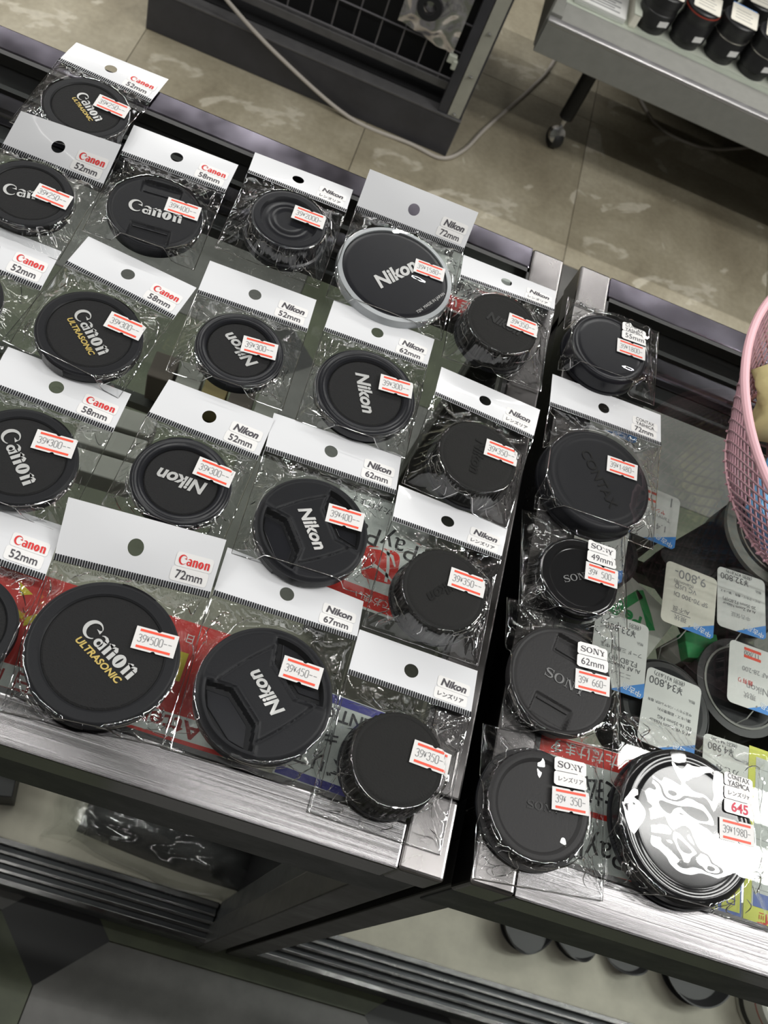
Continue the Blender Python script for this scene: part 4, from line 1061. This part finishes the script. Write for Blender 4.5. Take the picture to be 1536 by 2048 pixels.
def price_sticker(root, f, cx, cy, ang, text, w=.0226, h=.0126):
    c, s_ = math.cos(ang), math.sin(ang)
    def M(lift): return lambda X, Y: (X, Y, f(X, Y) + lift)
    def tl(x, y): return cx + x * c - y * s_, cy + x * s_ + y * c
    nx, ny = 24, 5
    def g(a, b):
        x = (a - .5) * w
        nt_ = .0009 * max(0, 1 - (abs(x - .0006) / .0011) ** 2) ** .5 if abs(x - .0006) < .0011 else 0
        y0, y1 = -h / 2 + nt_, h / 2 - nt_
        X, Y = tl(x, y0 + (y1 - y0) * b)
        return (X, Y, f(X, Y) + .00030)
    st = MB().grid(nx, ny, g).build('price_sticker', 'sticker_paper', root)
    for yy in (.36, -.36):
        def gb(a, b):
            X, Y = tl((a - .5) * w * .80, yy * h + (b - .5) * h * .105); return (X, Y, f(X, Y) + .00042)
        MB().grid(18, 1, gb).build('red_bar', 'bar_red', st)
    X, Y = tl(-.0002, .0001)
    put(price2d(text), w * .80, h * .36, X, Y, ang, M(.00046)).build('price_print', 'ink_pale', st)

def hdr_map(cn, w, h):
    TL, TR, BR, BL = [Vector(p) for p in cn]
    nrm = (TR - TL).cross(BL - TL).normalized()
    if nrm.z < 0: nrm = -nrm
    def f(s, t, off=0.0):
        a = s / w; b = t / h
        p = (TL * (1 - a) + TR * a) * (1 - b) + (BL * (1 - a) + BR * a) * b
        bow = .0009 * math.sin(math.pi * a) * math.sin(math.pi * min(1, b))
        return tuple(p + nrm * (off + bow))
    return f

def headed_bag(k):
    L, brand, size, price, sx, sy, sa, label = BAGS[k]
    cn = [[v / 1000 for v in p] for p in HDR[k]]
    BRc, BLc = Vector(cn[2]), Vector(cn[3])
    mid = (BRc + BLc) / 2; a = math.atan2(BRc.y - BLc.y, BRc.x - BLc.x)
    root = empty('plastic_bag', (mid.x, mid.y, 0), a); tag(root, label, 'plastic bag', GRP_BAG)
    inv = Matrix.Rotation(-a, 4, 'Z')
    lc = [tuple(inv @ (Vector(p) - Vector((mid.x, mid.y, 0)))) for p in cn]
    w = (BRc - BLc).length; h = .030; L = L / 1000
    hf = hdr_map(lc, w, h)
    # header card with its punched hole
    hx, hy, hr = w * .47, h * .50, .0043
    ang_c = sorted(set([round(math.atan2(y - hy, x - hx) % (2 * math.pi), 6) for x, y in ((0, 0), (w, 0), (w, h), (0, h))] + [round(2 * math.pi * i / 36, 6) for i in range(36)]))
    vs = []; fs = []; n = len(ang_c)
    for t in ang_c:
        c_, s_ = math.cos(t), math.sin(t)
        ex = ((w - hx) if c_ > 0 else hx) / max(abs(c_), 1e-6); ey = ((h - hy) if s_ > 0 else hy) / max(abs(s_), 1e-6); R_ = min(ex, ey)
        for q in (hr, hr + (R_ - hr) * .35, hr + (R_ - hr) * .7, R_):
            vs.append(hf(hx + q * c_, hy + q * s_))
    for i in range(n):
        j = (i + 1) % n
        for q in range(3): fs.append((i * 4 + q, j * 4 + q, j * 4 + q + 1, i * 4 + q + 1))
    hd = MB().add(vs, fs).build('header_card', 'header_card', root, smooth=True, angle=60)
    # crimped seal below the card
    s = MB(); nt_ = int(w / .00138)
    for i in range(nt_):
        x0 = w * (i + .18) / nt_; x1 = w * (i + .82) / nt_
        s.add([hf(x0, h - .0030, .0007), hf(x1, h - .0030, .0007), hf(x1, h + .0004, .0008), hf(x0, h + .0004, .0008)], [(0, 1, 2, 3)])
    s.build('crimp_seal', 'seal_tick', hd)
    # two stickers on the card
    lw, lh = .0205, .0072
    lx = w - lw / 2 - .0028
    for (ty, what) in ((h * .50, brand), (h * .745, size)):
        lxx = lx if what == brand else lx - .0008
        o = rrect(lw, lh, .0016, cx=lxx, cy=ty)
        vs_, fs_ = fill([o])
        lb = MB().add([hf(x, y, .00022) for x, y in vs_], fs_).build('brand_label' if what == brand else 'size_label', 'label_paper', hd)
        mp = lambda X, Y: hf(X, -Y, .00040)
        if what == brand:
            if brand == 'CY': brand_print('CY', lb, lxx, -ty, .0155, 0, mp)
            else: brand_print(brand, lb, lxx, -ty, .0172 if brand == 'C' else .0178, 0, mp)
        else:
            put(text2d(size, .012), .0150 if 'mm' in size else .0160, None, lxx, -ty, 0, mp).build('lettering', 'ink_dark', lb)
    # film over the cap
    _, kind, cx, cy, d, ch = CAPS[k][:6]
    lcap = inv @ (Vector((cx / 1000, cy / 1000, 0)) - Vector((mid.x, mid.y, 0)))
    R = d / 2000 + (.0042 if kind == 'metal' else .0006)
    ls = inv @ (Vector((sx / 1000, sy / 1000, 0)) - Vector((mid.x, mid.y, 0)))
    def flat(u, v): return smoothstep(.001, .010, max(abs(u - ls.x) - .012, abs(v - ls.y) - .007))
    f = film_fn(w, L, (lc[2][2] + lc[3][2]) / 2, (lcap.x, lcap.y), R, ch / 1000 + .0004, k, flat)
    film_part(root, w, L, f)
    crease_part(root, w, L, f, (lcap.x, lcap.y), R, k, lambda u, v: math.hypot((u - ls.x) * .6, v - ls.y) < .0085)
    if sx > -200 and not (k == 16): price_sticker(root, f, ls.x, ls.y, math.radians(sa) - a, price)
    else: price_sticker(root, f, ls.x, ls.y, 0, price)
def bare_bag(k):
    tx, ty, w, L, a, rows, lx, ly, la, price, sx, sy, sa, label = BARE[k]
    w /= 1000; L /= 1000; a = math.radians(a)
    root = empty('plastic_bag', (tx / 1000, ty / 1000, 0), a); tag(root, label, 'plastic bag', GRP_BAG)
    inv = Matrix.Rotation(-a, 4, 'Z'); o = Vector((tx / 1000, ty / 1000, 0))
    _, kind, cx, cy, d, ch = CAPS[k][:6]
    lcap = inv @ (Vector((cx / 1000, cy / 1000, 0)) - o)
    ls = inv @ (Vector((sx / 1000, sy / 1000, 0)) - o); ll = inv @ (Vector((lx / 1000, ly / 1000, 0)) - o)
    def flat(u, v): return smoothstep(.001, .009, max(abs(u - (ls.x + ll.x) / 2) - .013, abs(v - (ls.y + ll.y) / 2) - (abs(ls.y - ll.y) / 2 + .006 + .004 * len(rows))))
    f = film_fn(w, L, .0013, (lcap.x, lcap.y), d / 2000 + .001, ch / 1000 + .0004, k, flat)
    film_part(root, w, L, f)
    crease_part(root, w, L, f, (lcap.x, lcap.y), d / 2000 + .001, k, lambda u, v: math.hypot((u - (ls.x + ll.x) / 2) * 1.1, (v - (ls.y + ll.y) / 2) * .75) < .016)
    price_sticker(root, f, ls.x, ls.y, math.radians(sa) - a, price)
    ang = math.radians(la) - a; c, s_ = math.cos(ang), math.sin(ang)
    n = len(rows); rh = .0078; lw = .0205
    mp = lambda X, Y: (X, Y, f(X, Y) + .00072)
    for i, what in enumerate(rows):
        oy = (n - 1) / 2 * rh - i * rh
        X, Y = ll.x - oy * s_, ll.y + oy * c
        def gl(a, b):
            y = (b - .5) * (rh + .0003); inset = .0016 - math.sqrt(max(0, .0016 ** 2 - max(0, abs(y) - (rh / 2 - .00145)) ** 2)); x = (a - .5) * (lw - 2 * inset)
            px, py = X + x * c - y * s_, Y + x * s_ + y * c
            return (px, py, f(px, py) + .00055)
        st = MB().grid(18, 10, gl).build('brand_label' if i == 0 else 'size_label', 'label_paper', root)
        if i == 0: brand_print(what, st, X, Y, .0165, ang, mp)
        else: put(text2d(what, .02 if what == '645' else 0), {'645': .0110}.get(what, .0150), None, X, Y, ang, mp).build('lettering', 'ink_crimson' if what == '645' else 'ink_dark', st)
for k in BAGS: headed_bag(k)
for k in BARE: bare_bag(k)

# ------------------------------------------------------------------ pink mesh basket
bk = empty('mesh_basket', (.384, .447, 0)); tag(bk, 'pink plastic mesh basket at the right picture edge on the counter', 'basket')
BA, BB, BH = .111, .141, .080
def bprof(t):  # 0 base .. 1 rim -> (scale, z)
    return .64 + .36 * t ** .9, .0015 + (BH - .0015) * t
def bpt(th, t, off=0.0):
    s_, z = bprof(t); return ((BA * s_ + off) * math.cos(th), (BB * s_ + off) * math.sin(th), z)
MB().tube([bpt(2 * math.pi * i / 96, 1.0) for i in range(97)], .0030, 10, caps=False).build('rim', 'pink_plastic', bk, smooth=True)
MB().tube([bpt(2 * math.pi * i / 72, 0.0) for i in range(73)], .0020, 8, caps=False).build('base_ring', 'pink_plastic', bk, smooth=True)
lat = MB(); NS = 72
for dirn in (1, -1):
    for k in range(NS):
        lat.tube([bpt(2 * math.pi * k / NS + dirn * .62 * t, t, .0004 * dirn) for t in [i / 9 for i in range(10)]], .00085, 5, caps=False)
lo = lat.build('mesh_wall', 'pink_mesh', bk, smooth=True)
flr = MB()
for k in range(-9, 10):
    y = k * .0095; hx_ = BA * .67 * math.sqrt(max(0.0, 1 - (y / (BB * .67)) ** 2))
    if hx_ > .004: flr.tube([(-hx_, y, .0012), (hx_, y, .0012)], .0009, 5)
for k in range(-7, 8):
    x = k * .0095; hy_ = BB * .67 * math.sqrt(max(0.0, 1 - (x / (BA * .67)) ** 2))
    if hy_ > .004: flr.tube([(x, -hy_, .0018), (x, hy_, .0018)], .0009, 5)
flr.build('mesh_floor', 'pink_mesh', bk, smooth=True)
yl = empty('cleaning_cloth', (.366, .482, .0035)); tag(yl, 'crumpled pale yellow cloth inside the pink basket', 'cloth')
def ycl(u, v):
    th = 2 * math.pi * u; ph = math.pi * (v - .5) * .998
    d = Vector((math.cos(th) * math.cos(ph), math.sin(th) * math.cos(ph), math.sin(ph)))
    n_ = noise.noise(d * 2.2 + Vector((3, 1, 5))) * .28 + noise.noise(d * 5) * .10
    return (d.x * .052 * (1 + n_), d.y * .042 * (1 + n_), .042 + max(-.042, d.z * .050 * (1 + n_)))
MB().grid(44, 26, ycl).build('fold', 'yellow_cloth', yl, smooth=True, angle=180)
pk = empty('blister_pack', (.340, .412, .012), math.radians(72)); pk.rotation_euler = (math.radians(38), 0, math.radians(72)); tag(pk, 'light blue printed pack standing in the pink basket', 'package')
MB().box(-.034, .034, -.022, .022, 0, .012).build('body', 'pack_blue', pk, bevel=.0015)
put(text2d('100%'), .030, None, .0, .006, 0, lambda X, Y: (X, Y, .0124)).build('lettering', 'ink_dark', pk)
MB().box(-.030, .030, -.018, -.010, .0121, .0126).build('white_strip', 'label_paper', pk)

# ------------------------------------------------------------------ black wire rack across the aisle
rk = empty('wire_rack', (-.20, 1.95, FLOOR)); tag(rk, 'dark grey wire mesh rack on a plinth behind the counters', 'rack')
RY = 1.75
wpart(MB().box(-.546, .143, RY, 2.20, FLOOR, -.808), 'plinth', 'rack_grey', rk, bevel=.002)
wpart(MB().box(-.546, .143, RY - .001, RY + .030, -.8078, -.803), 'plinth_edge', 'rack_rail', rk, bevel=.001)
wpart(MB().box(-.540, .125, RY + .10, RY + .11, -.803, .10), 'back_panel', 'rack_black', rk)
wpart(MB().box(-.540, .138, RY + .03, 2.19, -.8075, -.80), 'inner_deck', 'rack_black', rk)
for (a, b, m_) in ((.088, .1085, 'rack_grey'), (.110, .137, 'rack_post'), (-.540, -.515, 'rack_post')):
    wpart(MB().box(a, b, RY + .004, RY + .030, -.8025, .10), 'upright', m_, rk, bevel=.001)
wpart(MB().box(.1375, .1410, RY + .006, RY + .45, -.8025, .10), 'side_panel', 'rack_grey', rk)
wpart(MB().box(-.515, .088, RY + .018, RY + .030, -.760, -.742), 'mesh_rail', 'rack_rail', rk, bevel=.001)
for k in range(13):
    x = .062 - k * .0475
    wpart(MB().tube([(x, RY + .022, -.744), (x, RY + .022, .08)], .0017, 6), 'wire', 'wire_grey', rk)
for k in range(9):
    z = -.732 + k * .062
    wpart(MB().tube([(-.515, RY + .0185, z), (.0885, RY + .0185, z)], .0019, 6), 'wire', 'wire_grey', rk)
wpart(MB().box(.066, .084, RY + .002, RY + .014, -.690, -.672).box(.078, .088, RY + .000, RY + .014, -.700, -.680), 'mesh_clip', 'clip_plastic', rk, bevel=.002)
for z in (-.795, -.700, -.600):
    wpart(MB().lathe([(.004, 0), (.004, .002), (.0015, .0032)], 12, c=(0, 0, 0)), 'screw', 'caster_metal', rk).location = Vector((.1235, RY + .0035, z)) - Vector(rk.location)
hb = empty('foil_pack', (.010, RY + .012, -.600)); tag(hb, 'shiny silver bag with a round mount adapter hung on the wire rack', 'package')
def fo(u, v):
    a = (u - .5) * 2; b = (v - .5) * 2
    return (a * .062, -.006 - .014 * max(0, 1 - a * a) * max(0, 1 - b * b) + .008 * noise.noise(Vector((a * 2.5, b * 2.5, 4))), b * .062 + a * -.012)
MB().grid(24, 24, fo).build('bag', 'foil', hb, smooth=True, angle=60)
ad = MB().lathe([(.013, -.005), (.024, -.005), (.026, 0), (.024, .006), (.013, .006)], 36, closed=True).build('adapter_ring', 'lens_black', hb, smooth=True); ad.location = (-.012, -.026, .012); ad.rotation_euler = (math.radians(80), 0, 0)
hb2 = empty('foil_pack', (-.120, RY + .012, -.545)); tag(hb2, 'small silver bag hanging at the top edge of the wire rack', 'package')
MB().grid(16, 16, lambda u, v: ((u - .5) * .09, -.004 - .010 * math.sin(math.pi * u) * math.sin(math.pi * v) + .006 * noise.noise(Vector((u * 5, v * 5, 7))), (v - .5) * .09)).build('bag', 'foil', hb2, smooth=True, angle=60)

# cables on the floor
def cable(label, pts, r_=.0045):
    P = [Vector(p) for p in pts]; out = []
    for i in range(len(P) - 1):
        p0 = P[max(0, i - 1)]; p1 = P[i]; p2 = P[i + 1]; p3 = P[min(len(P) - 1, i + 2)]
        for q in range(8):
            t = q / 8
            out.append(.5 * ((2 * p1) + (p2 - p0) * t + (2 * p0 - 5 * p1 + 4 * p2 - p3) * t * t + (3 * p1 - p0 - 3 * p2 + p3) * t ** 3))
    out.append(P[-1])
    return tag(MB().tube(out, r_, 8).build('power_cable', 'cable_grey', smooth=True), label, 'cable', 'grey power cables')
FZ = FLOOR + .0048
cable('grey cable drooping over the rack plinth and across the floor', [(-.470, 1.742, -.690), (-.380, 1.742, -.757), (-.257, 1.738, -.824), (-.0835, 1.736, -.8925), (.060, 1.738, FZ), (.135, 1.735, FZ), (.178, 1.790, FZ), (.212, 1.889, FZ), (.291, 2.094, FZ), (.330, 2.230, FZ), (.36, 2.5, FZ)], .0042)
cable('grey cable looping on the floor under the lens shelf', [(.548, 2.305, FZ), (.575, 2.231, FZ), (.638, 2.160, FZ), (.752, 2.158, FZ), (.850, 2.213, FZ), (.95, 2.295, FZ)], .0042)

# ------------------------------------------------------------------ grey display shelf with lenses, on a caster leg
shf = empty('lens_shelf', (.70, 2.05, FLOOR)); tag(shf, 'grey metal display shelf on casters full of lenses at the upper right', 'shelf')
SX0, SX1 = .2194, 1.40
wpart(MB().box(SX0, SX1, 1.800, 1.830, -.6225, -.5585), 'fascia', 'shelf_paint', shf, bevel=.001)
wpart(MB().box(SX0, SX1, 1.806, 2.330, -.6215, -.600), 'underside', 'rack_grey', shf)
wpart(MB().box(SX0, SX1, 1.799, 1.817, -.5583, -.5505), 'trim_strip', 'shelf_alu', shf, bevel=.0015, smooth=True)
wpart(MB().loftpoly([(1.817, -.5580), (1.817, -.5520), (1.868, -.5440), (1.868, -.5580)], 'x', SX0 + .026, SX1), 'sloped_lip', 'shelf_paint', shf)
wpart(MB().box(SX0, SX0 + .0255, 1.818, 2.33, -.600, -.5445), 'end_strip', 'shelf_paint', shf, bevel=.001)
wpart(MB().box(SX0 + .026, SX1, 1.870, 2.33, -.600, -.5500), 'shelf_bed', 'shelf_bed', shf)
wpart(MB().box(SX0 + .026, SX1, 1.8685, 1.8725, -.5500, -.535), 'glass_edge', 'glass', shf)
wpart(MB().box(SX0 - .004, SX0 - .0002, 1.806, 2.33, -.615, -.40), 'end_panel', 'shelf_paint', shf)
wpart(MB().box(SX0 - .004, SX1, 2.331, 2.345, -.62, .45), 'back_panel', 'rack_grey', shf)  # raised panel added to block light from behind and shade the floor
wpart(MB().box(SX0 + .30, SX1, 2.32, 2.345, FLOOR, -.625), 'skirt_panel', 'rack_black', shf)
wpart(MB().tube([(.372, 1.940, -.822), (.374, 1.950, -.622)], .0165, 20), 'leg', 'rack_black', shf, smooth=True)
wpart(MB().tube([(.372, 1.938, -.845), (.372, 1.940, -.822)], .0065, 12), 'caster_stem', 'caster_metal', shf, smooth=True)
cw = wpart(MB().lathe([(.006, -.010), (.022, -.012), (.0245, -.006), (.0245, .006), (.022, .012), (.006, .010)], 28, closed=True), 'caster_wheel', 'rubber_black', shf, smooth=True)
cw.location = Vector((.371, 1.934, FLOOR + .0246)) - Vector(shf.location); cw.rotation_euler = (0, math.radians(90), math.radians(25))
hub = MB().lathe([(.0190, -.0060), (.0190, .0060), (.010, .0085), (.004, .009)], 24).build('caster_fork', 'caster_metal', shf, smooth=True); hub.location = Vector((.3695, 1.9245, FLOOR + .0385)) - Vector(shf.location); hub.rotation_euler = (math.radians(68), 0, math.radians(20))
SZB = -.5500
def shelf_lens(label, x, y, R, h, red=False, silver=False, z=SZB):
    r = lens('camera_lens', label, x, y, z, std(R, h), n=32, rings=(((R * .9, R * 1.012, h * .60, h * .62, 'ring_silver'),) if silver else ()) + (((R * .9, R * 1.015, h * .90, h * .93, 'ring_red'),) if red else ()), front=R * .86, group='lenses standing on the grey shelf')
    p = MB().box(-.011, .011, -.0005, .0002, -.006, .006).build('small_label', 'label_paper', r); p.location = (R * .45, -R * .885, h * .36); p.rotation_euler = (0, 0, math.radians(27))
    return r
def card(label, x, y, z, w, d, rz):
    r = empty('price_card', (x, y, z), math.radians(rz)); tag(r, label, 'price tag', 'cream price cards lying on the shelf lenses')
    MB().prism(rrect(w, d, .004), 0, .0006).build('card', 'tag_cream', r)
    for q in range(4): MB().box(-w * .35, w * (.30 - .08 * (q % 2)), -d * .28 + q * d * .16, -d * .28 + q * d * .16 + .0016, .0006, .0008).build('print_line', 'ink_pale', r)
    MB().prism([(-w / 2 + .001, d / 2 - .002), (w / 2 - .004, d / 2 - .002), (w / 2 - .004, d / 2 + .003), (-w / 2 + .001, d / 2 + .003)], -.0004, .0002).build('blue_edge', 'tag_blue', r)
    return r
row = [(.425, 1.930, .038, .080, 0, 0, 'first'), (.503, 1.932, .038, .082, 1, 0, 'second'), (.582, 1.936, .038, .086, 0, 1, 'third'), (.660, 1.934, .038, .088, 0, 1, 'fourth'), (.742, 1.934, .040, .090, 0, 1, 'fifth')]
for (x, y, R, h, red, sil, w_) in row:
    shelf_lens(f'black lens on the grey shelf, {w_} from the white booklet' + (' with a red ring' if red else ''), x, y, R, h, red, sil)
    card(f'cream price card lying on the {w_} shelf lens from the booklet', x + .004, y + .004, SZB + h + .0015, .058, .062, -3)
for (x, y, w_) in ((.545, 2.030, 'left'), (.625, 2.035, 'middle'), (.715, 2.040, 'right')):
    shelf_lens(f'black lens in the second row of the grey shelf, {w_} of three', x, y, .036, .085, False, True)
    card(f'cream price card on the {w_} lens of the second shelf row', x, y, SZB + .0865, .058, .060, 2)
bl = empty('booklet', (.315, 1.950, SZB)); tag(bl, 'white booklet with a black oval mark lying on the grey shelf', 'booklet')
MB().box(-.055, .055, -.062, .062, 0, .012).build('pages', 'tag_white', bl, bevel=.001)
vs_, fs_ = fill([ell(.015, .020, .032, .020, 32)]); MB().add([(x, y, .0123) for x, y in vs_], fs_).build('oval_print', 'ink_black', bl)
for q in range(5): MB().box(-.045, .040 - .012 * (q % 2), -.052 + q * .009, -.0485 + q * .009, .012, .0123).build('print_line', 'ink_pale', bl)
cs = empty('card_stand', (.383, 1.955, SZB), math.radians(4)); tag(cs, 'cream upright edge strip beside the white booklet', 'stand')
MB().box(-.008, .008, -.065, .065, 0, .030).build('body', 'tag_cream', cs, bevel=.002)
MB().box(-.0085, .0085, -.066, .066, .028, .031).build('lip', 'shelf_bed', cs, bevel=.001)
